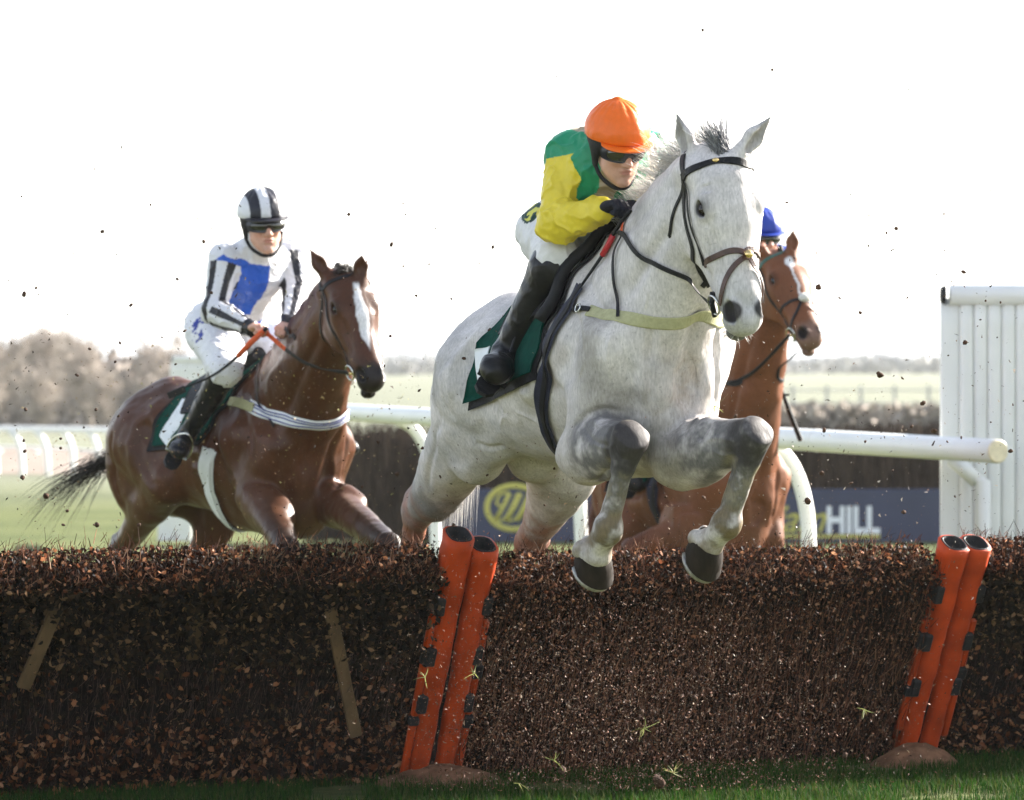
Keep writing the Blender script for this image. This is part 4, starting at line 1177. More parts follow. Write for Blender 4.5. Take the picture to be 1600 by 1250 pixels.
# ------------------------------------------------------------------ jockeys
def hand_prims(wr, d, n, s):
    """loosely closed fist: palm, four unequal curled fingers, thumb along the side"""
    d = unit(d); n = unit(n - d * (n @ d)); s = np.cross(d, n) * s; M = np.stack([d, n, np.cross(d, n)]); o = []
    o.append(Cone(wr - d * .03, wr + d * .03, .028, .030, .02, n, 1.3)); o.append(Ell(wr + d * .055, (.052, .019, .043), M, .018))
    for i in range(4):
        L = (.95, 1.06, 1.0, .82)[i]; r = (.0100, .0104, .0100, .0088)[i]
        a = wr + d * (.088 + .006 * (i in (1, 2))) + s * (.031 - .0205 * i); b = a + (d * .55 + n * .95) * .033 * L; c = b + (-d * .75 + n * .55) * .027 * L; e = c + (-d * .9 - n * .35) * .017 * L
        o += [Cone(a - d * .02, a, r * 1.05, r * 1.05, .006), Cone(a, b, r * 1.05, r, .005), Cone(b, c, r, r * .94, .005), Cone(c, e, r * .94, r * .85, .004)]
    t0 = wr + d * .03 + s * .034; t1 = t0 + d * .034 + s * .012 + n * .014; t2 = t1 + d * .026 - s * .012 + n * .016
    o += [Cone(t0, t1, .0145, .0118, .012), Cone(t1, t2, .0118, .0095, .006)]
    return o

def face_prims(Hd):
    s = Hd.sc; w = Hd.w; R = Hd.R; o = []       # columns f (facing), l (left), u (up)
    E = lambda c, r, k=.02, sub=False: o.append(Ell(w(*c), np.asarray(r) * s, R, k, sub))
    C = lambda a, b, r1, r2, k=.02, n=None, sc=1.0, sub=False: o.append(Cone(w(*a), w(*b), r1 * s, r2 * s, k, n, sc, sub))
    E((-.012, 0, .035), (.098, .076, .088), .03); E((.022, 0, -.02), (.066, .064, .085), .03); E((.038, 0, -.075), (.046, .046, .045), .03)
    C((.035, .045, -.055), (.068, .012, -.102), .022, .017, .025); C((.035, -.045, -.055), (.068, -.012, -.102), .022, .017, .025)
    E((.077, 0, -.105), (.018, .020, .016), .015)                                  # chin
    E((.068, 0, .028), (.022, .056, .014), .02)                                    # brow
    C((.084, 0, .010), (.107, 0, -.030), .0095, .0125, .012)                       # nose
    for q in (-1, 1):
        E((.095, q * .013, -.036), (.012, .008, .008), .008); E((.067, q * .036, -.022), (.022, .020, .018), .02)      # nostril, cheekbone
        E((.079, q * .031, .004), (.012, .017, .011), .008, True); E((.072, q * .031, .003), (.012, .0125, .0115), .004)   # eye hollow, eyeball with lids
        E((-.005, q * .078, -.01), (.018, .009, .032), .008)                       # ear
        E((.101, q * .007, -.042), (.005, .0035, .003), .003, True)
    E((.086, 0, -.058), (.010, .024, .0062), .006); E((.085, 0, -.071), (.010, .021, .0072), .006)  # lips
    E((.098, 0, -.0645), (.012, .022, .0022), .003, True)
    return o

def vnormals(V, Q):
    n = np.cross(V[Q[:, 2]] - V[Q[:, 0]], V[Q[:, 3]] - V[Q[:, 1]]); N = np.zeros_like(V)
    for k in range(4): np.add.at(N, Q[:, k], n)
    return N / (np.linalg.norm(N, axis=1)[:, None] + 1e-12)

def folds(V, amp, seed, sc=(1.0, 1.0)):
    """cloth folds: ridged noise"""
    a = vnoise(V, 5.0 * sc[0], seed); b = vnoise(V, 11.0 * sc[1], seed + 1); c = vnoise(V, 26, seed + 2)
    return amp * ((1 - np.abs(a)) ** 2 * 1.0 + (1 - np.abs(b)) ** 3 * .8 - .7 + .25 * c)

def skin_colour(V, Hd, base):
    c = np.tile(vec(*base), (len(V), 1)); l = (V - Hd.O) @ Hd.M / Hd.sc ** 2
    def tint(m, col):
        nonlocal c
        m = np.clip(m, 0, 1)[:, None]; c = c * (1 - m) + vec(*col) * m
    tint(.55 * blob(np.linalg.norm((l - vec(.09, 0, -.064)) / vec(.03, .026, .012), axis=1), .6, 1.05), (.34, .10, .085))
    for q in (-1, 1): tint(.35 * blob(np.linalg.norm(l - vec(.07, q * .036, -.03), axis=1), .01, .035), (.52, .20, .15))
    tint(.3 * blob(np.linalg.norm(l - vec(.105, 0, -.03), axis=1), .006, .024), (.52, .21, .16))
    tint(.25 * blob(np.linalg.norm((l - vec(.06, 0, -.09)) / vec(.05, .05, .03), axis=1), .5, 1.1), (.24, .15, .12))
    return c

M_skin = mat("skin", (0, 0, 0), rough=.5, spec=.4, tint=True, noise=.08, nscale=60, bump=.12, bscale=220)
M_skin.node_tree.nodes["Principled BSDF"].inputs['Subsurface Weight'].default_value = .12
M_skin.node_tree.nodes["Principled BSDF"].inputs['Subsurface Radius'].default_value = (.012, .005, .003)
M_silk = mat("racing_silk", (0, 0, 0), rough=.42, spec=.4, tint=True, noise=.05, nscale=40, bump=.5, bscale=28, trans=.12)
M_breech = mat("white_breeches", (0, 0, 0), rough=.6, spec=.3, tint=True, noise=.06, nscale=50, bump=.3, bscale=26)
M_boot = mat("black_boot", (.007, .007, .009), rough=.32, spec=.28, noise=.35, nscale=25, bump=.35, bscale=30)
M_glove = mat("dark_glove", (.012, .013, .022), rough=.7, spec=.2, noise=.2, nscale=80, bump=.4, bscale=120)
M_lens = mat("goggle_lens", (.006, .006, .007), rough=.05, spec=.7, coat=.6)
M_gframe = mat("goggle_frame", (.010, .011, .025), rough=.3)

def face_frame(O, f, u, sc):
    f = unit(f); u = unit(np.asarray(u) - f * (f @ np.asarray(u))); l = np.cross(u, f)
    fr = Frame(O, np.stack([f, l, u], 1) * sc); fr.sc = sc; fr.R = np.stack([f, l, u]); return fr

def build_jockey(label, J, Hd, jacket_col, helmet_col, breech_col, skin, gloves=True, seed=0, peak_col=None, g=1.2, shin_g=1.38, arm_g=1.0, fold=.015, torso_g=1.0):
    pel, chest, nk = J['pel'], J['chest'], J['neck']
    lat = unit(J['shL'] - J['shR']); sp = unit(chest - pel); fr = unit(np.cross(lat, sp)); 
    if fr[1] > 0 and fr[2] > 0: fr = -fr
    torso = [Cone(pel + sp * .03, lerp(pel, chest, .5), .150, .145, .08, fr, 1.25), Cone(lerp(pel, chest, .45), chest, .148, .165, .08, fr, 1.28),
             Cone(chest + lat * .04, J['shL'] - lat * .01, .115, .078, .06), Cone(chest - lat * .04, J['shR'] + lat * .01, .115, .078, .06), Cone(chest + sp * .04, nk, .095, .060, .07)]
    for p in torso: p.r1 *= torso_g; p.r2 *= torso_g
    arms = []; fore = []
    for q in 'RL':
        s0, e, w = J['sh' + q], J['el' + q], J['wr' + q]
        arms += [Cone(s0, e, .052, .046, .05), Ell(lerp(s0, e, .4), (.10, .050, .050), np.stack([unit(e - s0), unit(np.cross(e - s0, vec(.3, .5, .2))), unit(np.cross(e - s0, np.cross(e - s0, vec(.3, .5, .2))))]), .04)]
        fore += [Cone(e, w, .050, .031, .04), Ell(lerp(e, w, .3), (.08, .047, .047), np.stack([unit(w - e), unit(np.cross(w - e, vec(.3, .5, .2))), unit(np.cross(w - e, np.cross(w - e, vec(.3, .5, .2))))]), .03)]
    hips = [Cone(J['hipL'], J['hipR'], .120, .120, .06), Cone(pel, pel + sp * .1, .145, .14, .08, fr, 1.15)]
    legs = []; shin = {}
    for q in 'RL':
        hp_, k, a, t = J['hip' + q], J['kn' + q], J['an' + q], J['toe' + q]
        legs += [Cone(hp_, k, .094, .072, .06), Ell(lerp(hp_, k, .35), (.15, .085, .088), np.stack([unit(k - hp_), lat, unit(np.cross(k - hp_, lat))]), .05)]
        ax = unit(a - k); bk = unit(-(unit(t - a) - ax * (unit(t - a) @ ax))); ft = unit(t - a)
        shin[q] = [Ell(lerp(k, a, .11), .060, k=.03), Cone(lerp(k, a, .08), a, .059, .040, .04), Ell(lerp(k, a, .33) + bk * .022, (.11, .050, .048), np.stack([ax, bk, np.cross(ax, bk)]), .04),
                   Cone(a + ax * .03 + bk * .025, a + ax * .055, .036, .034, .03), Cone(a + ax * .045, t, .037, .030, .03, np.cross(ft, ax) * 0 + unit(np.cross(ft, np.cross(ax, ft))), 1.15), Ell(t - ft * .03, (.045, .043, .030), np.stack([ft, np.cross(ax, ft), np.cross(ft, np.cross(ax, ft))]), .03)]
    for p in arms + fore + hips + legs + [x for q in 'RL' for x in shin[q]]:
        g_ = arm_g if any(p is a_ for a_ in arms + fore) else (shin_g if any(p is b_ for q in 'RL' for b_ in shin[q]) else (g if any(p is c_ for c_ in legs) else g - .22))
        if isinstance(p, Cone): p.r1 *= g_; p.r2 *= g_
        else: p.r = p.r * g_
    hands = {q: hand_prims(J['wr' + q], J['hd' + q], J['hn' + q], 1 if q == 'R' else -1) for q in 'RL'}
    neck = [Cone(nk, Hd.w(-.02, 0, -.05), .058, .056, .03)]
    body = [p.grow(-.012) for p in torso + arms + fore + hips + legs] + [p.grow(-.012) for q in 'RL' for p in shin[q]] + neck + face_prims(Hd) + hands['R'] + hands['L']
    V, Q = sculpt(body, .0042)
    root = obj("person", V, Q, M_skin, base=pel, cols=skin_colour(V, Hd, skin)); setup(root, label, 'person')
    # jacket
    jp = [p.grow(.016) for p in torso] + [p.grow(.013) for p in arms] + [p.grow(.014) for p in fore]
    V, Q = sculpt(jp, .0042); N = vnormals(V, Q)
    V = V + N * folds(V, fold, seed)[:, None]; obj("jacket", V, Q, M_silk, root, cols=jacket_col(V, J, Hd, fr, lat, sp))
    V, Q = sculpt([Cone(nk - unit(nk - chest) * .03, nk + unit(Hd.O - nk) * .055, .080, .070, .02)], .005); obj("collar", V, Q, M_silk, root, cols=np.tile(vec(*J.get('collar', (.6, .6, .6))), (len(V), 1)))
    V, Q = sculpt([p.grow(.006) for p in hips + legs], .006); N = vnormals(V, Q); V = V + N * folds(V, .007, seed + 5)[:, None]
    obj("breeches", V, Q, M_breech, root, cols=breech_col(V, J))
    for q in 'RL':
        V, Q = sculpt([p.grow(.007) for p in shin[q]], .005); N = vnormals(V, Q); V = V + N * folds(V, .004, seed + 9)[:, None]
        bt = obj("boot", V, Q, M_boot, root)
        a, t, k = J['an' + q], J['toe' + q], J['kn' + q]; ax = unit(a - k); ft = unit(t - a); dn = unit(ax - ft * (ax @ ft)); sd = np.cross(ft, dn)
        b = MB(); so = [(-.055, .030), (-.03, .034), (.02, .030), (.075, .036), (.12, .045), (.155, .040), (.178, .018)]
        L = np.linalg.norm(t + ft * .03 - a) / .178; pts = [(x * L, y) for x, y in so]; Vv = []
        for (x, y) in pts + [(x, -y) for x, y in pts[::-1]]: Vv.append((x, y))
        c0 = a + ax * .06 + dn * .026; V0 = [c0 + ft * x + sd * y for x, y in Vv]; V1 = [v + dn * .014 for v in V0]; m = len(V0)
        b.add(V0 + V1, [tuple(range(m)), tuple(range(m, 2 * m))[::-1]] + [(i, (i + 1) % m, m + (i + 1) % m, m + i) for i in range(m)]); b.build("sole", M_foam, bt)
    if gloves:
        for q in 'RL':
            V, Q = sculpt([p.grow(.0028) for p in hands[q]], .0035); obj("glove", V, Q, M_glove, root)
    # helmet: silk-covered skull cap, peak, dark shell round the ears, chin strap
    s = Hd.sc; R = Hd.R; w = Hd.w
    cap = [Ell(w(-.012, 0, .045), vec(.128, .106, .118) * s, R, .02), Ell(w(-.010, 0, .060), vec(.127, .105, .075) * s, R, .02), Cone(w(-.03, 0, .155), w(-.03, 0, .160), .012 * s, .010 * s, .02)]
    cut = lambda c, nrm: Ell(np.asarray(c) - unit(nrm) * 3.0, 3.0, k=.004, sub=True)
    cap.append(cut(w(0, 0, .036), R[2] - .05 * R[0]))
    V, Q = sculpt(cap, .0045); N = vnormals(V, Q); l = (V - Hd.O) @ Hd.M / s ** 2
    V = V + N * (.0035 * s * np.abs(np.sin(9 * np.arctan2(l[:, 1], l[:, 0] + .03))) * np.clip((l[:, 2] - .09) / .06, 0, 1) + folds(V, .0022, seed + 20))[:, None]
    hm = obj("helmet", V, Q, M_silk, root, cols=helmet_col(l))
    pk = [Ell(w(.078, 0, .034), vec(.070, .099, .0085) * s, np.stack([unit(R[0] - .12 * R[2]), R[1], unit(R[2] + .12 * R[0])]), .01)]
    V, Q = sculpt(pk, .004); l = (V - Hd.O) @ Hd.M / s ** 2
    obj("peak", V, Q, M_silk, hm, cols=helmet_col(l) if peak_col is None else np.tile(vec(*peak_col), (len(V), 1)))
    sh = [Ell(w(-.018, 0, .028), vec(.118, .097, .075) * s, R, .01), cut(w(0, 0, .040), -(R[2])), Ell(w(.125, 0, -.03), vec(.075, .085, .10) * s, R, .01, sub=True)]
    for q in (-1, 1): sh.insert(1, Cone(w(-.005, q * .082, .0), w(.0, q * .078, -.055), .027 * s, .017 * s, .02, R[1], 1.9))
    V, Q = sculpt(sh, .0045); obj("padding", V, Q, M_foam, hm)
    st = MB(); pts = smooth_path([w(.0, -.082, -.05), w(.03, -.066, -.095), w(.062, -.03, -.125), w(.068, 0, -.130), w(.062, .03, -.125), w(.03, .066, -.095), w(.0, .082, -.05)], .01)
    st.tube(pts, .0075 * s, 8, flat=(R[0], .5)); st.build("chin_strap", M_strap, hm, smooth=True)
    # goggles: frame and lens wrapped round the eyes
    def band(off, zt, zb, amax, nz=6, na=30, notch=True):
        V = []
        for i in range(nz + 1):
            for j in range(na + 1):
                a = lerp(-amax, amax, j / na); z0 = zt; z1 = zb + (.012 * math.exp(-(a / .13) ** 2) if notch else 0) + (.010 * (abs(a) / amax) ** 3); z = lerp(z0 - .006 * (abs(a) / amax) ** 3, z1, i / nz)
                bul = .006 * math.sin(math.pi * i / nz)
                V.append(w((.083 + off + bul) * math.cos(a) ** .8 * 1.12 - .002, (.083 + off + bul) * math.sin(a), z))
        V = np.array(V); n = len(V); c = w(0, 0, 0); V2 = c + (V - c) * .95; m = na + 1; Fc = []
        for i in range(nz):
            for j in range(na):
                q = [i * m + j, i * m + j + 1, (i + 1) * m + j + 1, (i + 1) * m + j]; Fc += [q, [k + n for k in q][::-1]]
        ed = list(range(m)) + [m * (i + 1) - 1 for i in range(1, nz + 1)] + [n - 1 - i for i in range(1, m)] + [m * i for i in range(nz - 1, 0, -1)]
        Fc += [[ed[i], ed[(i + 1) % len(ed)], ed[(i + 1) % len(ed)] + n, ed[i] + n] for i in range(len(ed))]
        return np.concatenate([V, V2]), Fc
    V, Fc = band(.008, .030, -.027, 1.15); gg = obj("goggles", V, Fc, M_gframe, root)
    V, Fc = band(.0105, .024, -.021, .86); obj("lens", V, Fc, M_lens, gg)
    return root
# ------------------------------------------------------------------ the grey horse
T1 = trunk_frame(vec(0, 0, 0), math.radians(28), math.radians(12.5)); T1.O = P(962, 392, 14.5) - T1.d(.30, 0, .36)
H1 = head_frame(vec(.747, 13.7, 2.5009), vec(.1472, -.2179, -.9648), vec(.3067, -.9173, .2539), 1.08)
L1 = dict(
    fr=(P(920, 708, 14.26), P(984, 688, 13.84), P(951, 826, 13.93), P(930, 862, 14.02), vec(.75, -.35, -.45)),
    fl=(P(1066, 716, 14.1), P(1180, 680, 13.74), P(1137, 818, 13.86), P(1108, 848, 13.95), vec(.6, -.35, -.6)),
    hr=(P(724, 692, 15.40), P(655, 798, 15.90), P(632, 895, 16.16), P(625, 948, 16.18), vec(.3, -.6, -.5)),
    hl=(P(885, 738, 15.5), P(830, 845, 15.98), P(795, 950, 16.3), P(790, 1000, 16.32), vec(.3, -.6, -.5)))
def leg_only(V, el, kn, T):
    d, t = seg_dist(V, el, kn); return np.clip((t - .12) / .2, 0, 1)
def grey_colour(V, T, H, legs):
    n = len(V); base = np.tile(vec(.562, .527, .52), (n, 1)); D = np.zeros(n)
    tl = T.l(V); hl = H.l(V)
    n1, n2 = vnoise(V, 4.5, 1, 4), vnoise(V, 14, 2, 4)
    def dark(m, col):
        nonlocal base
        m = np.clip(m, 0, 1)[:, None]; base = base * (1 - m) + vec(*col) * m
    # faint dapples over quarters and flank, mud tone under the belly and between the legs, deepened with painted shade
    dark(.45 * np.clip(.5 + .9 * n1, 0, 1) * blob(np.abs(tl[:, 0] + .55), .25, .75), (.27, .27, .275))
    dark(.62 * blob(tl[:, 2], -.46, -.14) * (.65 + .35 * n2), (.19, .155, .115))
    dark(.65 * np.clip(n1 * 1.5 + .35, 0, 1) * blob(np.abs(tl[:, 0] - .62), .1, .3), (.25, .23, .205))
    d, _ = seg_dist(V, P(868, 588, 14.4), P(892, 545, 14.3)); dark(.75 * blob(d, .015, .075), (.27, .20, .165))
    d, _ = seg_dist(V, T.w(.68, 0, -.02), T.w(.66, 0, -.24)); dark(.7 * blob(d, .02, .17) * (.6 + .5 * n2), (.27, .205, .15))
    for k in ('fr', 'fl'):
        el, kn, fe, co, _t = [np.asarray(q) for q in legs[k]]
        d, t = seg_dist(V, el, kn); dark(.80 * blob(d, .13, .17) * leg_only(V, el, kn, T) * np.clip(.5 + t * .6 + .7 * n2, 0, 1), (.075, .075, .082))
        d, t = seg_dist(V, kn, fe); dark(.85 * blob(d, .07, .10) * np.clip(1.1 - t * .4 + 1.3 * n2, 0, 1), (.060, .057, .054)); dark(.6 * blob(d, .07, .10) * np.clip(n2 + .2, 0, 1), (.27, .23, .14))
        d, t = seg_dist(V, fe, co); dark(.75 * blob(d, .07, .10) * np.clip(.5 + n2 * .8, 0, 1), (.14, .10, .055))
        d = np.linalg.norm(V - kn - unit(fe - kn) * .02, axis=1); dark(.97 * blob(d + .014 * n2, .090, .122) * np.clip(.95 + .25 * n2, 0, 1) * leg_only(V, el, kn, T), (.034, .030, .032))
    d, t = seg_dist(V, P(715, 745, 15.6), P(684, 785, 15.75)); dark(.75 * blob(d, .10, .17) * np.clip(t + .2 + .4 * n2, 0, 1), (.11, .105, .105))
    for k in ('hr', 'hl'):
        st, ho, fe, co, _t = [np.asarray(q) for q in legs[k]]
        d, t = seg_dist(V, st + (ho - st) * .3, ho); dark(.7 * blob(d, .12, .18) * np.clip(t * 1.1 + .3 * n2, 0, 1), (.15, .145, .145))
        d, t = seg_dist(V, st + (ho - st) * (.62 if k == 'hl' else .86), fe); dark(.85 * blob(d, .11, .16) * np.clip(.35 + t * 1.5 + .25 * n2, 0, 1), (.25, .075, .028))
    a, dd, s = hl[:, 0], hl[:, 1], hl[:, 2]; head = blob(np.linalg.norm((hl - vec(.28, -.06, 0)) / vec(.42, .2, .17), axis=1), .85, 1.1)
    dark(head * .5 * np.clip((hl[:, 0] - .40) / .12, 0, 1), (.30, .31, .34))
    for q in (-1, 1):
        dark(.97 * blob(np.linalg.norm(hl - vec(.545, .008, q * .050), axis=1), .034, .041), (.03, .027, .028))
        dark(.6 * blob(np.linalg.norm(hl - vec(.192, .03, q * .10), axis=1), .026, .048), (.10, .10, .105)); dark(.9 * blob(np.linalg.norm(hl - vec(.192, .03, q * .10), axis=1), .022, .034), (.03, .028, .028))
    dark(head * .8 * np.clip((hl[:, 0] - .56) / .03, 0, 1) * np.clip((-hl[:, 1] - .045) / .02, 0, 1), (.075, .072, .062))
    dark(head * .35 * np.clip((-hl[:, 1] - .07) / .06, 0, 1) * np.clip((hl[:, 0] - .35) / .1, 0, 1), (.2, .2, .2))
    for b, t, op in EARS1:
        d, u = seg_dist(V, np.asarray(b) + np.asarray(op) * .02, np.asarray(t)); dark(.6 * blob(d, .02, .05) * u, (.24, .24, .25))
        d, u = seg_dist(V, np.asarray(b) + unit(op) * .02, np.asarray(t) + unit(op) * .006); dark(.6 * blob(d, .012, .026), (.22, .20, .20))
    return np.clip(base * (1 + .06 * n2[:, None]), .02, .8)
EARS1 = [(P(1078, 236, 13.76), P(1057, 176, 13.74), vec(-.75, -.6, .1)), (P(1158, 238, 13.66), P(1205, 182, 13.68), vec(.75, -.45, .3))]
M_grey = coat_mat("grey_coat", .62, .25, .24, 11, .20, .0, .45)
def grey_folds(bv):
    L = lambda *p: pix_path(bv, p); o = []
    for pts, w, d in (([(893, 672), (915, 650), (945, 640), (975, 648)], .014, -.012), ([(1092, 690), (1112, 660), (1140, 642)], .014, -.010), ([(905, 742), (930, 752), (958, 742)], .012, -.009),
                      ([(960, 520), (985, 580), (1000, 640)], .020, -.008), ([(905, 660), (930, 690), (960, 700)], .010, -.005), ([(918, 650), (945, 668), (975, 672)], .010, .005),
                      ([(742, 690), (765, 700), (790, 696)], .014, -.010), ([(690, 640), (676, 710), (668, 770)], .016, -.010), ([(1005, 560), (1020, 620), (1015, 680)], .022, -.008), ([(1090, 560), (1082, 620), (1072, 680)], .022, -.008), ([(960, 690), (965, 712), (985, 720)], .008, -.005)):
        q = L(*pts)
        if len(q) > 1: o.append((q, w, d))
    for pts in ([(1098, 345), (1110, 375), (1118, 400), (1128, 440)], [(1082, 345), (1085, 370), (1094, 400)], [(900, 600), (912, 560), (905, 520), (915, 480)], [(960, 600), (948, 560), (955, 520)], [(925, 690), (945, 700), (965, 694)], [(1100, 690), (1120, 684), (1150, 690)],
                [(800, 640), (840, 660), (868, 690)], [(770, 600), (785, 640), (780, 670)], [(1112, 700), (1130, 712), (1150, 708)], [(1000, 430), (1012, 460), (1005, 485)]):
        q = L(*pts)
        if len(q) > 1: o.append((q, .008, .0042))
    return o
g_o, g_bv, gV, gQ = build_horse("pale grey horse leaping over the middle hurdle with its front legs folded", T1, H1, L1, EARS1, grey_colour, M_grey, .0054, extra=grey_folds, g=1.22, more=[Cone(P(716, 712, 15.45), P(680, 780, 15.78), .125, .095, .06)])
# ------------------------------------------------------------------ tack of the grey
def head_tack(o, bv, H, paths, mats, mirror=True):
    pass
PX1 = lambda *p: pix_path(g_bv, p)
bb = PX1((1067, 277), (1085, 263), (1119, 252), (1148, 251), (1166, 257)); strap("browband", o := g_o, g_bv, np.vstack([bb, mirror_head(H1, bb[:1])]) if True else bb, .030, M_black)
def both(name, pts, width, m, **k):
    strap(name, g_o, g_bv, pts, width, m, **k); strap(name, g_o, g_bv, mirror_head(H1, pts), width, m, **k)
both("cheekpiece", PX1((1068, 278), (1070, 310), (1074, 355), (1084, 395), (1094, 422), (1108, 446)), .024, M_black)
both("noseband_strap", PX1((1071, 285), (1077, 320), (1086, 365), (1102, 414)), .015, M_black, off=.007)
nb = PX1((1102, 414), (1118, 401), (1140, 392), (1158, 392), (1172, 401)); nbm = mirror_head(H1, nb)
strap("noseband", g_o, g_bv, np.vstack([nb, nbm[::-1][1:]]), .022, M_brown, off=.006)
lb = PX1((1168, 399), (1150, 412), (1137, 432), (1130, 455), (1128, 476)); strap("noseband", g_o, g_bv, np.vstack([lb[::-1], mirror_head(H1, lb)[1:]]), .020, M_brown, off=.008)
both("throatlash", np.array([H1.w(.06, -.06, .10), H1.w(.13, -.16, .105), H1.w(.19, -.235, .08), H1.w(.20, -.255, .0)]), .014, M_black)
hp2 = np.array([H1.w(.065, -.03, .11), H1.w(.0, -.07, .09), H1.w(-.05, -.10, .0)]); strap("headpiece", g_o, g_bv, np.vstack([hp2, mirror_head(H1, hp2)[::-1][1:]]), .03, M_black)
b = MB(); c = H1.w(.372, .085, -.012); b.sphere(c, (.016, .012, .016), 12, 8, H1.R); b.build("noseband_boss", M_brass, g_o, smooth=True)
for q in (1, -1):
    c = H1.w(.50, -.066, q * .078); ring_mesh(c, H1.R[2] * q + .3 * H1.R[0], .036, .0045).build("bit_ring", M_metal, g_o, smooth=True)
    b = MB(); b.tube([H1.w(.46, -.05, q * .082), H1.w(.495, -.075, q * .080), H1.w(.53, -.10, q * .066)], .010, 8); b.build("bit_cheek", M_strap, g_o, smooth=True)
h0, hn0 = pix_ray(g_bv, 1119, 253); b = MB(); b.sphere(h0 + hn0 * .010, (.009, .006, .014), 10, 8, H1.R); b.build("browband_buckle", M_brass, g_o, smooth=True)

# breast girth and its neck strap
bg1 = PX1((884, 480), (920, 486), (960, 493), (1010, 502), (1045, 505), (1078, 501), (1100, 492)); l = T1.l(bg1)
tail = mirror_trunk(T1, bg1[:4])[::-1]
strap("breast_girth", g_o, g_bv, np.vstack([bg1[1:], tail]), .050, M_beige, off=.006, sm=8)
strap("girth_buckle_strap", g_o, g_bv, PX1((868, 478), (884, 480), (905, 483), (924, 486)), .022, M_strap, off=.013)
b = MB(); c, n_ = pix_ray(g_bv, 909, 483); e = unit(np.cross(n_, vec(0, 0, 1))); 
ring_mesh(c + n_ * .018, n_, .017, .003, 16, 6).build("buckle", M_metal, g_o, smooth=True)
ns1 = PX1((966, 497), (966, 460), (961, 425), (963, 395), (975, 365)); strap("neck_strap", g_o, g_bv, np.vstack([ns1, [T1.w(.40, 0, .34)], mirror_trunk(T1, ns1)[::-1]]), .014, M_strap, off=.011)

# number cloth, pad, saddle, girth
def line(x0, x1, th): return lambda v: x0 + (x1 - x0) * min(1, abs(v) / th)
V, Fc, _, _ = patch(T1, g_bv, line(.43, .13, 1.9), line(-.14, -.46, 1.9), -1.90, 1.90, .008, .010, zc=0); obj("saddle_pad", V, Fc, M_foam, g_o)
V, Fc, P0, N0 = patch(T1, g_bv, line(.40, .13, 1.8), line(-.12, -.46, 1.8), -1.80, 1.80, .022, .006, zc=0); ncl = obj("number_cloth", V, Fc, M_cloth, g_o)
V, Fc, _, _ = patch(T1, g_bv, lambda v: -.24, lambda v: -.335, -1.62, -1.22, .030, .003, 10, 14, zc=0); obj('number', V, Fc, M_whitecloth, ncl)
# padded roll along the front of the cloth, right and left
for sg in (-1, 1):
    pts = []
    for v in np.linspace(0.0, 1.25, 14) * sg:
        i = (v + 1.8) / 3.6 * 43; i0 = min(42, max(0, int(i))); f = i - i0; pts.append(lerp(P0[i0, 0], P0[i0 + 1, 0], f) + lerp(N0[i0, 0], N0[i0 + 1, 0], f) * .022)
    b = MB(); b.tube(smooth_path(pts, .03), .024, 12); b.build("pad_roll", M_black, g_o, smooth=True)
V, Fc, P1, N1 = patch(T1, g_bv, line(.30, .17, 1.2), line(-.10, -.16, 1.2), -1.15, 1.15, .030, .016, zc=0); sdl = obj("saddle", V, Fc, M_black, g_o)
b = MB(); pm = [P1[22, int(i)] + N1[22, int(i)] * hgt for i, hgt in ((1, .05), (4, .035), (10, .012), (18, .02), (24, .05))]; b.tube(smooth_path(pm, .03), np.linspace(.05, .055, len(smooth_path(pm, .03))), 12); b.build("seat", M_black, sdl, smooth=True)
g3 = T1.l(PX1((844, 590), (849, 630), (858, 665))); sl = np.polyfit(g3[:, 2], g3[:, 0], 1)
def girth(o, T, bv, sl, w, m, m2, th0=44):
    pts = []
    for th in np.linspace(math.radians(th0), math.radians(360 - th0), 60):
        z = math.cos(th) * .9; x = float(np.polyval(sl, max(-.45, math.cos(th) * .42))); org = T.w(x, -math.sin(th) * .9, z - .06)
        l, nm, k, d = bv.ray_cast(Vector(org), Vector(unit(T.w(x, 0, -.06) - org))); pts.append(np.array(l))
    pts = np.array(pts); strap("girth", o, bv, pts, w, m, off=.013, thick=.006, sm=25); strap("surcingle", o, bv, pts + T.d(.018, 0, 0), w * .35, m2, off=.022, thick=.004, sm=25)
girth(g_o, T1, g_bv, sl, .072, M_girthnavy, M_black)

# ------------------------------------------------------------------ mane, forelock, tail, whiskers
M_manegrey = mat("grey_mane_hair", (0, 0, 0), rough=.5, spec=.3, tint=True, trans=.55)
def mane(parent, T, H, bv, n, L, w, m, cols, seed, wind, t0=.0, t1=1.0, grav=.3, sag=.03, spread=.02):
    r = np.random.default_rng(seed); c0, c2 = T.w(.30, 0, .285), H.w(-.005, -.07, 0); cm = .5 * (c0 + c2) + T.d(.02, 0, sag); N = T.M[:, 2]
    nc = max(12, n // 16); ct = np.sort(r.uniform(t0, t1, nc)); cd = r.normal(size=(nc, 3)) * .34; cl = r.uniform(.55, 1.15, nc); ci = r.integers(0, nc, n)
    t = np.clip(ct[ci] + r.normal(size=n) * .012, t0, t1)[:, None]; p = (1 - t) ** 2 * c0 + 2 * t * (1 - t) * cm + t * t * c2
    p = p + N * .12 + T.M[:, 1] * r.normal(size=(n, 1)) * spread; q, nn = snap(bv, p, -.004)
    d = nn * .50 + wind + cd[ci] + r.normal(size=(n, 3)) * .10
    return hairs("mane", parent, q, d, L * cl[ci] * r.uniform(.7, 1.1, n), w, m, grav, .30, 6, seed, np.asarray(cols)[r.integers(0, len(cols), n)])
mane(g_o, T1, H1, g_bv, 1700, .165, .0010, M_manegrey, [(.8, .8, .79), (.78, .78, .77), (.6, .6, .6), (.8, .79, .77)], 3, vec(-.5, .2, .45), grav=.4, t0=.12)
r_ = np.random.default_rng(5); n = 150
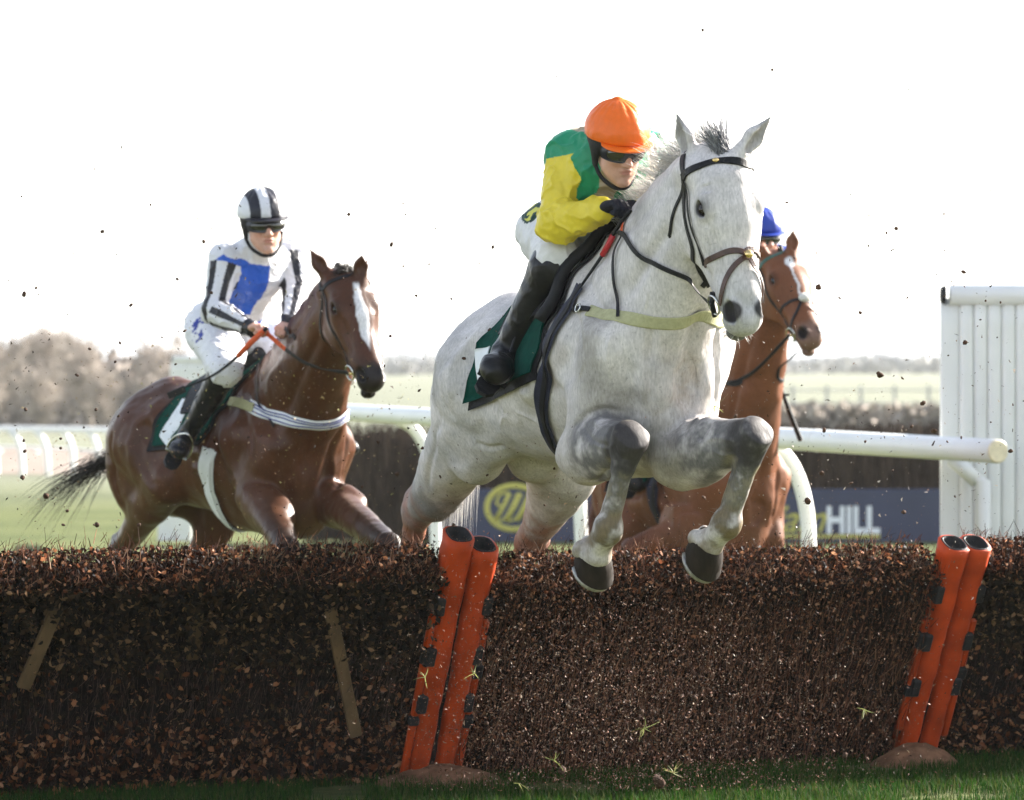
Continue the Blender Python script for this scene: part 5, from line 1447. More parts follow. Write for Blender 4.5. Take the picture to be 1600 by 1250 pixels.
rt = np.array([H1.w(-.02 + .05 * r_.random(), .03 + .02 * r_.random(), r_.normal() * .016) for _ in range(n)]); rt, _n = snap(g_bv, rt, -.003)
hairs("forelock", g_o, rt, vec(-.42, .15, 1.0) + r_.normal(size=(n, 3)) * .13, r_.uniform(.09, .165, n), .0021, M_manegrey, .3, .55, 6, 9, np.array([(.40, .40, .42), (.3, .3, .32), (.6, .6, .62)])[r_.integers(0, 3, n)])
n = 90; rt = np.array([H1.w(.56 + .05 * r_.random(), -.07 - .05 * r_.random(), r_.normal() * .03) for _ in range(n)]); rt, nn_ = snap(g_bv, rt, -.002)
hairs("whiskers", g_o, rt, nn_ + vec(.2, 0, -.5) + r_.normal(size=(n, 3)) * .35, r_.uniform(.02, .055, n), .0007, M_manegrey, .2, .5, 5, 12, np.tile(vec(.75, .74, .72), (n, 1)))
n = 500; dk = T1.w(-.86, 0, .17); rt = dk + r_.normal(size=(n, 3)) * .018
hairs("tail", g_o, rt, T1.d(-.9, .05, -.25) + r_.normal(size=(n, 3)) * .07, r_.uniform(.5, .85, n), .0018, M_manegrey, 2.2, .12, 9, 21, np.array([(.75, .74, .72), (.6, .6, .6), (.5, .5, .5)])[r_.integers(0, 3, n)])
for k in ('fr', 'fl'):
    el, kn, fe, co, _t = L1[k]; n = 60; b2 = unit(np.cross(unit(fe - kn), T1.M[:, 1])); b2 = b2 if b2 @ (co - fe) > 0 else -b2
    hairs("fetlock_hair", g_o, np.asarray(fe) + b2 * .045 + r_.normal(size=(n, 3)) * .012, b2 + r_.normal(size=(n, 3)) * .35, r_.uniform(.02, .05, n), .0009, M_manegrey, .2, .4, 4, 31, np.tile(vec(.16, .14, .12), (n, 1)))

# ------------------------------------------------------------------ jockey on the grey
Hd1 = face_frame(P(964, 229, 14.2), vec(.40, -.86, -.38), vec(.05, -.30, 1), 1.08)
lat1 = T1.M[:, 1]
pel1 = P(906, 362, 14.93); ch1 = P(952, 262, 14.46)
J1 = dict(pel=pel1, chest=ch1, neck=P(955, 245, 14.44), shR=P(888, 246, 14.46), shL=P(1008, 240, 14.63), elR=P(868, 352, 14.34), wrR=P(940, 328, 14.2),
          elL=P(1035, 345, 14.55), wrL=P(1010, 335, 14.28), hdR=P(978, 314, 14.12) - P(940, 328, 14.2), hdL=P(990, 318, 14.2) - P(1010, 335, 14.28), hnR=vec(.25, -.25, -1), hnL=vec(-.4, -.2, -1),
          hipR=pel1 - lat1 * .105, hipL=pel1 + lat1 * .105, knR=P(872, 406, 14.46), anR=P(800, 542, 14.62), toeR=P(772, 580, 14.44))
for k in ('kn', 'an', 'toe'): J1[k + 'L'] = mirror_trunk(T1, J1[k + 'R'][None])[0]
J1['collar'] = (.02, .25, .12)
def silk1(V, J, Hd, fr, lat, sp):
    c = np.tile(vec(.008, .27, .13), (len(V), 1)); x = (V - J['chest']) @ lat
    br = np.abs(np.abs(x) - .098) < .033; c[br] = (.40, .33, .23)
    for q in 'RL':
        s0, e, w = J['sh' + q], J['el' + q], J['wr' + q]; d1, t1 = seg_dist(V, s0, e); d2, t2 = seg_dist(V, e, w)
        sl = ((d1 < .13) & (t1 > .15) & (np.abs(x) > .178)) | (d2 < .10)
        c[sl] = (.78, .62, .045)
    return c
def breech1(V, J):
    c = np.tile(vec(.66, .65, .66), (len(V), 1)); p = P(834, 338, 14.8); d = np.linalg.norm((V - p) * vec(1, .5, .75), axis=1)
    c[d < .048] = (.01, .04, .03); z = vnoise(V, 24, 4); c[(d < .042) & (z > .05)] = (.62, .58, .10)
    return c
j1 = build_jockey("jockey in yellow sleeves, green body and an orange cap, crouched on the grey horse", J1, Hd1, silk1, lambda l: np.tile(vec(.86, .155, .008), (len(l), 1)), breech1, (.60, .34, .25), True, 3, torso_g=1.12, arm_g=1.08, fold=.012)

def stirrup(o, bv, J, T, q, m=None):
    a, t, k = J['an' + q], J['toe' + q], J['kn' + q]; ft = unit(t - a); ax = unit(a - k); dn = unit(ax - ft * (ax @ ft)); sd = unit(np.cross(ft, dn)); c = a + ax * .06 + ft * .10 + dn * .043
    top = c - dn * .135; pts = [c - sd * .058, c - sd * .062 - dn * .04, c - sd * .045 - dn * .10, top, c + sd * .045 - dn * .10, c + sd * .062 - dn * .04, c + sd * .058]
    b = MB(); b.tube(smooth_path(pts, .012), .0055, 8); b.box(c, np.array([ft, sd, dn]), (.018, .062, .005), .002); b.build("stirrup_iron", m or M_strap, o, smooth=False)
    s_ = -1 if q == 'R' else 1
    loose_strap("stirrup_leather", o, bv, [T.w(.03, s_ * .12, .32), T.w(.02, s_ * .30, .12), lerp(T.w(.02, s_ * .34, 0), top, .5), top], .018, m or M_strap, off=.05, thick=.004)
for q in 'RL': stirrup(g_o, g_bv, J1, T1, q)
# reins, whip
hR = J1['wrR'] + unit(J1['hdR']) * .07
bR = H1.w(.50, -.066, .085); bL = H1.w(.50, -.066, -.085)
m1 = P(1004, 374, 14.12); m2 = P(1066, 416, 13.93)
loose_strap("rein_grip", g_o, g_bv, [hR, lerp(hR, m1, .5), m1], .020, M_rubber, off=.008)
loose_strap("rein", g_o, g_bv, [m1, lerp(m1, m2, .5) + vec(0, 0, -.004), m2, lerp(m2, bR, .5) + vec(0, 0, -.02), bR], .019, M_strap, off=.016, sm=10)
hL = J1['wrL'] + unit(J1['hdL']) * .07; m1m = mirror_trunk(T1, m1[None])[0]
loose_strap("rein", g_o, g_bv, [hL, lerp(hL, m1m, .6), lerp(m1m, bL, .5), bL], .019, M_strap, off=.012)
b = MB(); b.tube([P(1072, 414, 13.93), P(1080, 427, 13.90), P(1090, 434, 13.88)], [.012, .022, .014], 10); b.build("rein_stop", M_black, g_o, smooth=True)
b = MB(); wp = smooth_path([P(985, 328, 14.1), P(972, 345, 14.12), P(955, 372, 14.16), P(943, 396, 14.2), P(900, 458, 14.26)], .02); b.tube(wp, np.linspace(.009, .005, len(wp)), 8)
wh = b.build("whip", M_black, base=P(943, 396, 14.2), smooth=True); setup(wh, "riding whip with a red band held by the jockey in yellow sleeves", 'whip')
b = MB(); b.tube([P(958, 368, 14.15), P(949, 385, 14.18), P(941, 399, 14.2)], .0115, 8); b.build("red_band", M_redgrip, wh, smooth=True)
# ------------------------------------------------------------------ the bay horse and the chestnut behind
def plain_tack(o, bv, H, T, m, noseband=None, browm=None):
    def both(name, pts, width, mm, **k):
        pts = np.array(pts); strap(name, o, bv, pts, width, mm, **k); strap(name, o, bv, mirror_head(H, pts), width, mm, **k)
    W = H.w
    bb_ = np.array([W(.058, -.02, .108), W(.046, .05, .07), W(.040, .08, 0)]); strap("browband", o, bv, np.vstack([bb_, mirror_head(H, bb_[:-1])[::-1]]), .026, browm or m)
    both("cheekpiece", [W(.06, -.03, .108), W(.2, -.055, .118), W(.35, -.072, .09), W(.485, -.066, .072)], .022, m)
    both("throatlash", [W(.06, -.06, .10), W(.13, -.16, .105), W(.19, -.235, .08), W(.20, -.255, .0)], .014, m)
    hp2 = np.array([W(.065, -.03, .11), W(.0, -.07, .09), W(-.05, -.10, .0)]); strap("headpiece", o, bv, np.vstack([hp2, mirror_head(H, hp2)[:-1][::-1]]), .028, m)
    for q in (1, -1):
        c = W(.495, -.066, q * .080); ring_mesh(c, H.R[2] * q + .25 * H.R[0], .038, .0048).build("bit_ring", M_metal, o, smooth=True)
        b = MB(); b.tube([W(.49, -.066, q * .045), W(.50, -.068, q * .084)], .008, 8); b.build("bit", M_brass, o, smooth=True)
    if noseband:
        a = np.array([W(.37, -.075, .085), W(.345, -.02, .085), W(.352, .045, .05), W(.365, .075, .0)]); strap("noseband", o, bv, np.vstack([a, mirror_head(H, a)[:-1][::-1]]), .017, m, off=.007)
        a = np.array([W(.365, .07, .01), W(.42, .04, .045), W(.475, -.03, .062), W(.52, -.10, .05)]); both("noseband", a, .017, m, off=.009)
        b = MB(); b.sphere(W(.366, .083, 0), (.030, .020, .036), 14, 10, H.R); b.build("noseband_fluff", M_fluff, o, smooth=True)

def dress(o, T, bv, xf, xr, th, cloth=True, num=None):
    V, Fc, _, _ = patch(T, bv, line(xf[0], xf[1], 1.9), line(xr[0] - .02, xr[1] - .05, 1.9), -th - .08, th + .08, .008, .010, zc=0); obj("saddle_pad", V, Fc, M_foam, o)
    V, Fc, P0, N0 = patch(T, bv, line(xf[0] - .02, xf[1], 1.8), line(xr[0], xr[1], 1.8), -th, th, .022, .006, zc=0); ncl = obj("number_cloth", V, Fc, M_cloth, o)
    V, Fc, P1, N1 = patch(T, bv, line(xf[0] - .12, xf[1], 1.2), line(xr[0] + .04, xr[1] + .25, 1.2), -1.05, 1.05, .030, .016, zc=0); sdl = obj("saddle", V, Fc, M_black, o)
    b = MB(); pm = [P1[22, int(i)] + N1[22, int(i)] * hgt for i, hgt in ((1, .05), (4, .035), (10, .012), (18, .02), (24, .05))]; q = smooth_path(pm, .03); b.tube(q, np.linspace(.05, .055, len(q)), 12); b.build("seat", M_black, sdl, smooth=True)
    return ncl

def horse_colour(body, legc, muzzle, mark, mane_dark=None):
    def fn(V, T, H, legs):
        n = len(V); base = np.tile(vec(*body), (n, 1)); tl = T.l(V); hl = H.l(V); n1, n2 = vnoise(V, 4, 11), vnoise(V, 16, 12)
        def dark(m, col):
            nonlocal base
            m = np.clip(m, 0, 1)[:, None]; base = base * (1 - m) + vec(*col) * m
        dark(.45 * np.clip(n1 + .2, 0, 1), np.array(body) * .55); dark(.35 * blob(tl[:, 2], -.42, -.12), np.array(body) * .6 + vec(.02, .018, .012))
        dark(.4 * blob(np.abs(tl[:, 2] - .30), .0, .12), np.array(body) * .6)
        for k in ('fr', 'fl', 'hr', 'hl'):
            a, kn, fe, co, _t = [np.asarray(q) for q in legs[k]]
            d, t = seg_dist(V, a + (kn - a) * (.55 if k[0] == 'f' else .75), kn); dark(.9 * blob(d, .09, .14) * np.clip(t * 1.3 + .2 * n2, 0, 1), legc)
            d, t = seg_dist(V, kn, fe); dark(.95 * blob(d, .08, .11), legc); d, t = seg_dist(V, fe, co); dark(.95 * blob(d, .06, .09), legc)
        head = blob(np.linalg.norm((hl - vec(.28, -.06, 0)) / vec(.42, .2, .17), axis=1), .85, 1.1)
        dark(head * np.clip((hl[:, 0] - .47 + .02 * n2) / .06, 0, 1), muzzle)
        for q in (-1, 1):
            dark(.97 * blob(np.linalg.norm(hl - vec(.545, .008, q * .052), axis=1), .028, .045), (.012, .01, .01))
            dark(.8 * blob(np.linalg.norm(hl - vec(.192, .03, q * .10), axis=1), .026, .048), np.array(body) * .35)
        dark(head * np.clip((hl[:, 1] - .015) / .02, 0, 1) * mark(hl[:, 0], hl[:, 2] + .006 * n2), (.66, .65, .66))
        return np.clip(base, .004, .8)
    return fn

M_bay = coat_mat("bay_coat", .38, .22, .26, 9, 0, .0, .35)
M_chest = coat_mat("chestnut_coat", .52, .16, .2, 9, 0, .0, .35)
# --- bay
T2 = trunk_frame(P(372, 690, 20.2), math.radians(43), math.radians(5.5))
H2 = head_frame(vec(-.8403, 19.0, 2.1972), vec(.2554, -.4027, -.879), vec(.307, -.8283, .4687), 1.04)
L2 = dict(
    fr=(T2.w(.40, -.20, -.32), P(450, 858, 19.15), P(432, 945, 19.5), P(420, 965, 19.65), vec(.6, -.6, -.3)),
    fl=(T2.w(.42, .20, -.30), P(607, 852, 18.75), P(590, 950, 18.95), P(575, 972, 19.1), vec(.6, -.6, -.3)),
    hr=(P(262, 755, 20.30), P(188, 860, 20.85), P(200, 985, 20.75), P(208, 1025, 20.65), vec(.6, -.6, -.2)),
    hl=(T2.w(-.42, .24, -.30), T2.w(-.78, .22, -.72), T2.w(-.68, .22, -1.12), T2.w(-.62, .22, -1.24), vec(.6, -.6, -.2)))
E2 = [(P(509, 428, 19.0), P(484, 389, 18.98), vec(.2, -1, .2)), (P(563, 428, 18.93), P(565, 397, 18.9), vec(.3, -.9, .1))]
blaze = lambda a, s: np.clip((.026 - .007 * np.sin(a * 18) - np.abs(s + .004 - .02 * (a - .2)) - .02 * np.clip((a - .36) / .1, 0, 1)) / .006, 0, 1) * np.clip((a - .085) / .02, 0, 1) * np.clip((.47 - a) / .02, 0, 1)
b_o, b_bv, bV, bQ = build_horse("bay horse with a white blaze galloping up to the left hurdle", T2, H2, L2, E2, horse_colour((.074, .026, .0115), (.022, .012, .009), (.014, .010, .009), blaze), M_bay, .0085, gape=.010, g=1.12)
plain_tack(b_o, b_bv, H2, T2, M_black)
ncl2 = dress(b_o, T2, b_bv, (.40, .02), (-.22, -.36), 1.55)
def P2(*p): return pix_path(b_bv, p)
bg = P2((392, 633), (402, 640), (430, 650), (470, 660), (505, 663), (530, 658), (541, 648))
if len(bg) > 3:
    full = np.vstack([bg, mirror_trunk(T2, bg[:3])[::-1]])
    strap("breast_girth", b_o, b_bv, full, .066, M_whitecloth, off=.010, sm=8)
    for dz in (-.020, .004, .022): strap("girth_stripe", b_o, b_bv, full + vec(0, 0, dz), .007, mat("blue_stripe", (.02, .03, .22), rough=.7) if dz < 0 else bpy.data.materials["blue_stripe"], off=.0135, sm=8)
    strap("girth_buckle_strap", b_o, b_bv, P2((362, 628), (375, 630), (388, 634), (398, 638)), .05, M_beige, off=.016)
g3 = T2.l(P2((318, 722), (327, 755), (340, 790)))
sl2 = np.polyfit(g3[:, 2], g3[:, 0], 1) if len(g3) > 2 else (.3, .12)
girth(b_o, T2, b_bv, sl2, .085, M_whitecloth, M_whitecloth, 88)
ns2 = np.array([T2.w(.62, -.20, .02), T2.w(.52, -.20, .18), T2.w(.44, -.10, .33), T2.w(.42, 0, .38)]); strap("neck_strap", b_o, b_bv, np.vstack([ns2, mirror_trunk(T2, ns2[:-1])[::-1]]), .018, M_strap, off=.01)
# number marks: blocky white figures on the cloth
def cloth_mark(T, bv, ncl, pts, w):
    strap("number", ncl, bv, np.array(pts), w, M_whitecloth, off=.030, thick=.002, sm=1)
cm = P2((300, 628), (283, 655), (262, 690)); 
if len(cm) == 3:
    l = T2.l(cm)
    cloth_mark(T2, b_bv, ncl2, cm, .11)
    c2 = P2((306, 640), (292, 668), (276, 688))
    if len(c2) == 3: strap("number", ncl2, b_bv, c2, .03, M_cloth, off=.033, thick=.002, sm=1)
M_darkhair = mat("dark_mane_hair", (0, 0, 0), rough=.45, spec=.3, tint=True)
DK = [(.014, .010, .009), (.022, .015, .012), (.010, .008, .008)]
r_ = np.random.default_rng(50)
# plaited mane: a row of small knots along the crest, loose forelock knot
c0, c2 = T2.w(.30, 0, .285), H2.w(-.005, -.07, 0); cmid = .5 * (c0 + c2) + T2.d(.02, 0, .03); b = MB()
for t in np.linspace(.32, .97, 13):
    p = (1 - t) ** 2 * c0 + 2 * t * (1 - t) * cmid + t * t * c2; q, nn = snap(b_bv, [p + T2.M[:, 2] * .12]); b.sphere(q[0] + nn[0] * .010, (.020, .018, .022), 8, 6)
b.build("mane", mat("plait_hair", (.014, .010, .009), rough=.6, noise=.4, nscale=90, bump=.8, bscale=150), b_o, smooth=True)
n = 260; rt = np.array([H2.w(-.02 + .05 * r_.random(), .03 + .02 * r_.random(), r_.normal() * .022) for _ in range(n)]); rt, _n = snap(b_bv, rt, -.003)
hairs("forelock", b_o, rt, vec(-.3, .1, .8) + r_.normal(size=(n, 3)) * .35, r_.uniform(.03, .06, n), .002, M_darkhair, .9, .6, 5, 9, np.array(DK)[r_.integers(0, 3, n)])
dk = T2.w(-.89, 0, .12); b = MB(); tp_ = smooth_path([T2.w(-.80, 0, .16), dk, T2.w(-1.0, 0, .02), T2.w(-1.16, -.03, -.05)], .02); b.tube(tp_, np.linspace(.045, .014, len(tp_)), 10); b.build("dock", bpy.data.materials["plait_hair"], b_o, smooth=True)
n = 190; k = r_.integers(8, len(tp_), n); rt = tp_[k] + r_.normal(size=(n, 3)) * .014
hairs("tail", b_o, rt, T2.d(-1, -.25, -.05) + (r_.normal(size=(9, 3)) * .17)[r_.integers(0, 9, n)] + r_.normal(size=(n, 3)) * .05, r_.uniform(.3, .68, n), .0020, M_darkhair, .85, .22, 9, 22, np.array(DK)[r_.integers(0, 3, n)])

# --- chestnut
T3 = trunk_frame(P(1086, 740, 22.6), math.radians(27), math.radians(5))
H3 = head_frame(vec(1.5065, 21.5, 2.37), vec(.2876, -.5602, -.7768), vec(.2444, -.7413, .6251), 1.05)
L3 = dict(
    fr=(T3.w(.40, -.20, -.32), P(985, 860, 22.1), P(975, 960, 22.45), P(968, 985, 22.55), vec(.5, -.7, -.3)),
    fl=(T3.w(.42, .20, -.30), P(1203, 872, 22.2), P(1200, 965, 22.35), P(1203, 990, 22.25), vec(.5, -.7, -.3)),
    hr=(T3.w(-.42, -.24, -.30), T3.w(-.78, -.22, -.72), T3.w(-.68, -.22, -1.14), T3.w(-.62, -.22, -1.27), vec(.5, -.8, -.2)),
    hl=(T3.w(-.46, .24, -.30), T3.w(-.84, .22, -.70), T3.w(-.80, .22, -1.12), T3.w(-.74, .22, -1.25), vec(.5, -.8, -.2)))
E3 = [(P(1190, 392, 21.48), P(1184, 383, 21.75), vec(-.3, -.9, .1)), (P(1237, 393, 21.42), P(1240, 357, 21.45), vec(.25, -.95, .1))]
star = lambda a, s: np.clip((.032 - np.sqrt(((a - .125) * .8) ** 2 + s ** 2)) / .008, 0, 1) + np.clip((.009 - np.abs(s - .004)) / .004, 0, 1) * np.clip((a - .13) / .02, 0, 1) * np.clip((.34 - a) / .02, 0, 1)
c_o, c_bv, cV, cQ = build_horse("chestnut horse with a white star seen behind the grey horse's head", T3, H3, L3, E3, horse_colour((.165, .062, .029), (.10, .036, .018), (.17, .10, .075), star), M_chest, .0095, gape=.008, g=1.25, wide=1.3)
plain_tack(c_o, c_bv, H3, T3, M_strap, True, mat("green_browband", (.03, .10, .075), rough=.5, noise=.6, nscale=120))
dress(c_o, T3, c_bv, (.40, .08), (-.16, -.42), 1.7)
girth(c_o, T3, c_bv, (.3, .14), .08, M_girthnavy, M_black)
RD = [(.16, .05, .02), (.11, .035, .015), (.2, .07, .03)]
mane(c_o, T3, H3, c_bv, 500, .09, .002, M_darkhair, RD, 33, vec(-.3, .2, .2), grav=.9)
n = 350; dk = T3.w(-.87, 0, .14); rt = dk + r_.normal(size=(n, 3)) * .03
hairs("tail", c_o, rt, T3.d(-1, .1, -.4) + r_.normal(size=(n, 3)) * .1, r_.uniform(.5, .85, n), .003, M_darkhair, 1.2, .15, 8, 23, np.array(RD)[r_.integers(0, 3, n)])
b = MB(); q, nn = snap(c_bv, [H3.w(.0, .05, 0)]); b.sphere(q[0] + nn[0] * .012, (.018, .018, .024), 8, 6); b.build("forelock", bpy.data.materials["plait_hair"], c_o, smooth=True)

# ------------------------------------------------------------------ jockey on the bay
Hd2 = face_frame(P(411, 351, 19.62), vec(.30, -.94, -.12), vec(-.02, -.15, 1), 1.18)
lat2 = T2.M[:, 1]; pel2 = P(352, 512, 20.15); ch2 = P(392, 425, 19.85)
J2 = dict(pel=pel2, chest=ch2, neck=P(405, 382, 19.72), shR=P(352, 408, 19.72), shL=P(452, 402, 19.98), elR=P(334, 486, 19.62), wrR=P(392, 513, 19.44), elL=P(464, 455, 19.85), wrL=P(452, 508, 19.55),
          hdR=P(416, 508, 19.33) - P(392, 513, 19.44), hdL=P(438, 516, 19.42) - P(452, 508, 19.55), hnR=vec(.2, -.3, -1), hnL=vec(-.3, -.3, -1),
          hipR=pel2 - lat2 * .10, hipL=pel2 + lat2 * .10, knR=P(352, 578, 19.64), anR=P(297, 672, 19.84), toeR=P(278, 706, 19.62))
for k in ('kn', 'an', 'toe'): J2[k + 'L'] = mirror_trunk(T2, J2[k + 'R'][None])[0]
J2['collar'] = (.72, .72, .76)
def silk2(V, J, Hd, fr, lat, sp):
    c = np.tile(vec(.74, .74, .78), (len(V), 1)); x = (V - J['chest']) @ lat; y = (V - J['pel']) @ sp / np.linalg.norm(J['chest'] - J['pel']); f = (V - J['chest']) @ fr
    blue = (x < 0.0) & (x > -.30) & (y > .62) & (y < 1.35); blue |= (x > .0) & (x < .3) & (y < .42) & (y > .22); c[blue & (f > -.02)] = (.018, .105, .56)
    c[(f < -.05) & (np.abs(x) < .1) & (y > .3) & (y < .8)] = (.05, .25, .65)
    for q in 'RL':
        s0, e, w = J['sh' + q], J['el' + q], J['wr' + q]; d1, t1 = seg_dist(V, s0, e); d2, t2 = seg_dist(V, e, w)
        sl = ((d1 < .12) & (t1 > .12) & (np.abs(x) > .15)) | (d2 < .10)
        a1 = unit(e - s0); u1 = unit(np.cross(a1, unit(w - e))); v1 = np.cross(a1, u1); a2 = unit(w - e); u2 = u1; v2 = np.cross(a2, u2)
        th1 = np.arctan2((V - s0) @ u1, (V - s0) @ v1); th2 = np.arctan2((V - e) @ u2, (V - e) @ v2); th = np.where(d1 - .01 < d2, th1, th2)
        st = np.sin(th * 5.0 + .6) > .22
        c[sl] = (.74, .74, .78); c[sl & st] = (.012, .012, .018)
        c[(d2 < .1) & (t2 > .90)] = (.012, .012, .018)
    return c
def cap2(l):
    c = np.tile(vec(.72, .72, .76), (len(l), 1)); st = np.sin((l[:, 1] - .008) / .042 * math.pi) > 0; c[st] = (.012, .013, .025); return c
def breech2(V, J):
    c = np.tile(vec(.70, .70, .74), (len(V), 1)); p = P(312, 518, 19.9); z = vnoise(V, 30, 6); d = np.linalg.norm((V - p) * vec(1.1, .6, .7), axis=1)
    c[(d < .055) & (z > .1)] = (.03, .05, .30); return c
j2 = build_jockey("jockey in white silks with blue panels and black striped sleeves on the bay horse", J2, Hd2, silk2, cap2, breech2, (.58, .33, .25), False, 13, peak_col=(.02, .02, .03), g=1.2, shin_g=1.02, fold=.008)
for q in 'RL': stirrup(b_o, b_bv, J2, T2, q, M_metal)
hR = J2['wrR'] + unit(J2['hdR']) * .075; bR = H2.w(.495, -.066, .085); bL = H2.w(.495, -.066, -.085)
m1 = P(446, 546, 19.28)
loose_strap("rein_grip", b_o, b_bv, [hR, lerp(hR, m1, .5), m1], .026, M_rubber, off=.008)
loose_strap("rein", b_o, b_bv, [m1, P(475, 566, 19.15), P(505, 576, 19.02), bR], .022, M_strap, off=.012)
hL = J2['wrL'] + unit(J2['hdL']) * .075; loose_strap("rein", b_o, b_bv, [hL, H2.w(.34, -.30, -.13), bL], .022, M_strap, off=.012)
b = MB(); wp = smooth_path([P(418, 512, 19.3), P(395, 532, 19.32), P(370, 558, 19.4), P(330, 588, 19.5), P(270, 612, 19.62)], .02); b.tube(wp, np.linspace(.011, .004, len(wp)), 8)
b.box(P(276, 613, 19.6), np.array([unit(P(270, 615, 19.62) - P(300, 602, 19.55)), vec(0, 1, 0), unit(np.cross(unit(P(270, 615, 19.62) - P(300, 602, 19.55)), vec(0, 1, 0)))]), (.06, .004, .018), .003)
w2 = b.build("whip", M_black, base=P(330, 588, 19.5), smooth=False); setup(w2, "riding whip with an orange grip lying along the bay horse's flank", 'whip')
b = MB(); b.tube([P(412, 517, 19.3), P(392, 535, 19.32), P(372, 556, 19.39)], [.014, .016, .014], 8); b.build("grip", M_rubber, w2, smooth=True)

# ------------------------------------------------------------------ jockey on the chestnut: same crouch, seen only as a cap and chin strap
J3 = {}
for k, v in J1.items():
    if isinstance(v, tuple): J3[k] = v
    elif k[:2] in ('hd', 'hn'): J3[k] = T3.M @ (T1.M.T @ v)
    else: J3[k] = T3.w(*T1.l(np.asarray(v)[None])[0])
Hd3 = face_frame(P(1190, 372, 22.15), vec(.42, -.90, -.12), vec(.0, -.15, 1), 1.12)
sh3 = Hd3.w(-.06, 0, -.16) - J3['neck']
for k in ('neck', 'shR', 'shL', 'chest'): J3[k] = J3[k] + sh3 * (1.0 if k != 'chest' else .8)
for k in ('elR', 'elL'): J3[k] = J3[k] + sh3 * .5
J3['collar'] = (.02, .06, .4)
def silk3(V, J, Hd, fr, lat, sp): return np.tile(vec(.02, .07, .42), (len(V), 1))
j3 = build_jockey("jockey in a blue cap almost hidden behind the grey horse's head", J3, Hd3, silk3, lambda l: np.tile(vec(.02, .055, .38), (len(l), 1)), lambda V, J: np.tile(vec(.7, .7, .7), (len(V), 1)), (.5, .27, .2), True, 23)
for q in 'RL': stirrup(c_o, c_bv, J3, T3, q)
for q, sg in (('R', 1), ('L', -1)):
    hh = J3['wr' + q] + unit(J3['hd' + q]) * .07; bt_ = H3.w(.495, -.066, sg * .085); loose_strap("rein", c_o, c_bv, [hh, lerp(hh, bt_, .5) - vec(0, 0, .05), bt_], .02, M_strap, off=.012)
b = MB(); wp = smooth_path([P(1208, 585, 21.9), P(1222, 612, 21.95), P(1236, 650, 22.0), P(1251, 688, 22.05)], .02); b.tube(wp, np.linspace(.010, .016, len(wp)), 8); b.box(P(1224, 617, 21.93), np.eye(3), (.035, .006, .007), .002)
w3 = b.build("whip", M_strap, base=P(1236, 650, 22.0), smooth=False); setup(w3, "dark riding whip pointing down beside the chestnut horse's shoulder", 'whip')
# ------------------------------------------------------------------ flying turf
def rock(r, c, size):
    b = MB(); b.sphere((0, 0, 0), 1.0, 8, 6); V = np.concatenate(b.v); q = r.normal(size=3) * 9
    V = V * (1 + .55 * np.array([mnoise.noise(Vector(v * 1.6 + q)) for v in V]))[:, None] * size * r.uniform(.5, 1.2, 3)
    A = np.linalg.qr(r.normal(size=(3, 3)))[0]
    return V @ A + c, b.f
r8 = np.random.default_rng(88)
M_clod = mat('wet_earth', (.055, .032, .022), rough=.9, spec=.15, noise=.5, nscale=60, bump=.6, bscale=90)
spots = [(545, 335, 9, 14.2), (770, 386, 5, 14.3), (1098, 47, 4, 14.2), (503, 172, 3, 14.5), (1400, 357, 5, 14.4), (1508, 535, 6, 14.6), (1375, 585, 9, 14.3), (705, 467, 5, 14.4), (680, 357, 3, 14.2), (630, 416, 4, 14.5),
         (120, 586, 6, 15), (1288, 672, 8, 14.5), (1262, 783, 8, 14.4), (1442, 630, 7, 14.6), (1330, 755, 6, 14.3), (1412, 800, 7, 14.4), (1030, 1222, 17, 14.75), (878, 1204, 11, 14.8), (1002, 1112, 10, 14.7), (870, 870, 5, 14.2), (1140, 1010, 6, 14.4),
         (40, 640, 6, 15.5), (95, 700, 5, 15.5), (72, 775, 7, 15.3), (105, 798, 6, 15.4), (185, 650, 5, 15.4), (150, 640, 4, 15.2), (180, 565, 5, 15.2), (140, 545, 5, 15), (345, 240, 3, 15), (610, 525, 5, 14.9), (655, 610, 5, 15), (590, 690, 6, 15), (620, 740, 6, 14.6), (566, 760, 4, 14.8),
         (660, 700, 5, 14.6), (688, 745, 5, 14.4), (725, 560, 5, 14.1), (1215, 470, 4, 14.2), (1352, 690, 4, 14.6), (1240, 860, 6, 14.3), (1395, 735, 4, 14.4), (1180, 905, 5, 14.4), (1480, 690, 4, 14.7), (60, 460, 3, 15), (235, 320, 3, 15), (1540, 470, 3, 14.6), (1300, 250, 3, 14.5), (1420, 140, 3, 14.4), (870, 120, 2, 14.2), (1500, 250, 2, 14.3), (640, 260, 2, 14.5),
         (930, 1190, 9, 14.7), (1320, 1180, 7, 14.9), (760, 1130, 7, 14.7), (1110, 1150, 8, 14.7), (1085, 1090, 6, 14.6), (955, 1050, 7, 14.6), (820, 1060, 6, 14.7)]
for _i in range(130):
    spots.append((r8.uniform(0, 1600), min(820, abs(r8.normal(560, 190))), 2 + 6 * r8.random() ** 2.2, r8.uniform(14.1, 15.4)))
for px, py, s, d in spots:
    c = P(px, py, d); V, Fc = rock(r8, c, s * .62 * d / F)
    setup(obj("clod", V, Fc, M_clod, base=c, smooth=True), "dark clod of earth thrown up into the air by the hooves", 'clod', 'clods of earth in the air')
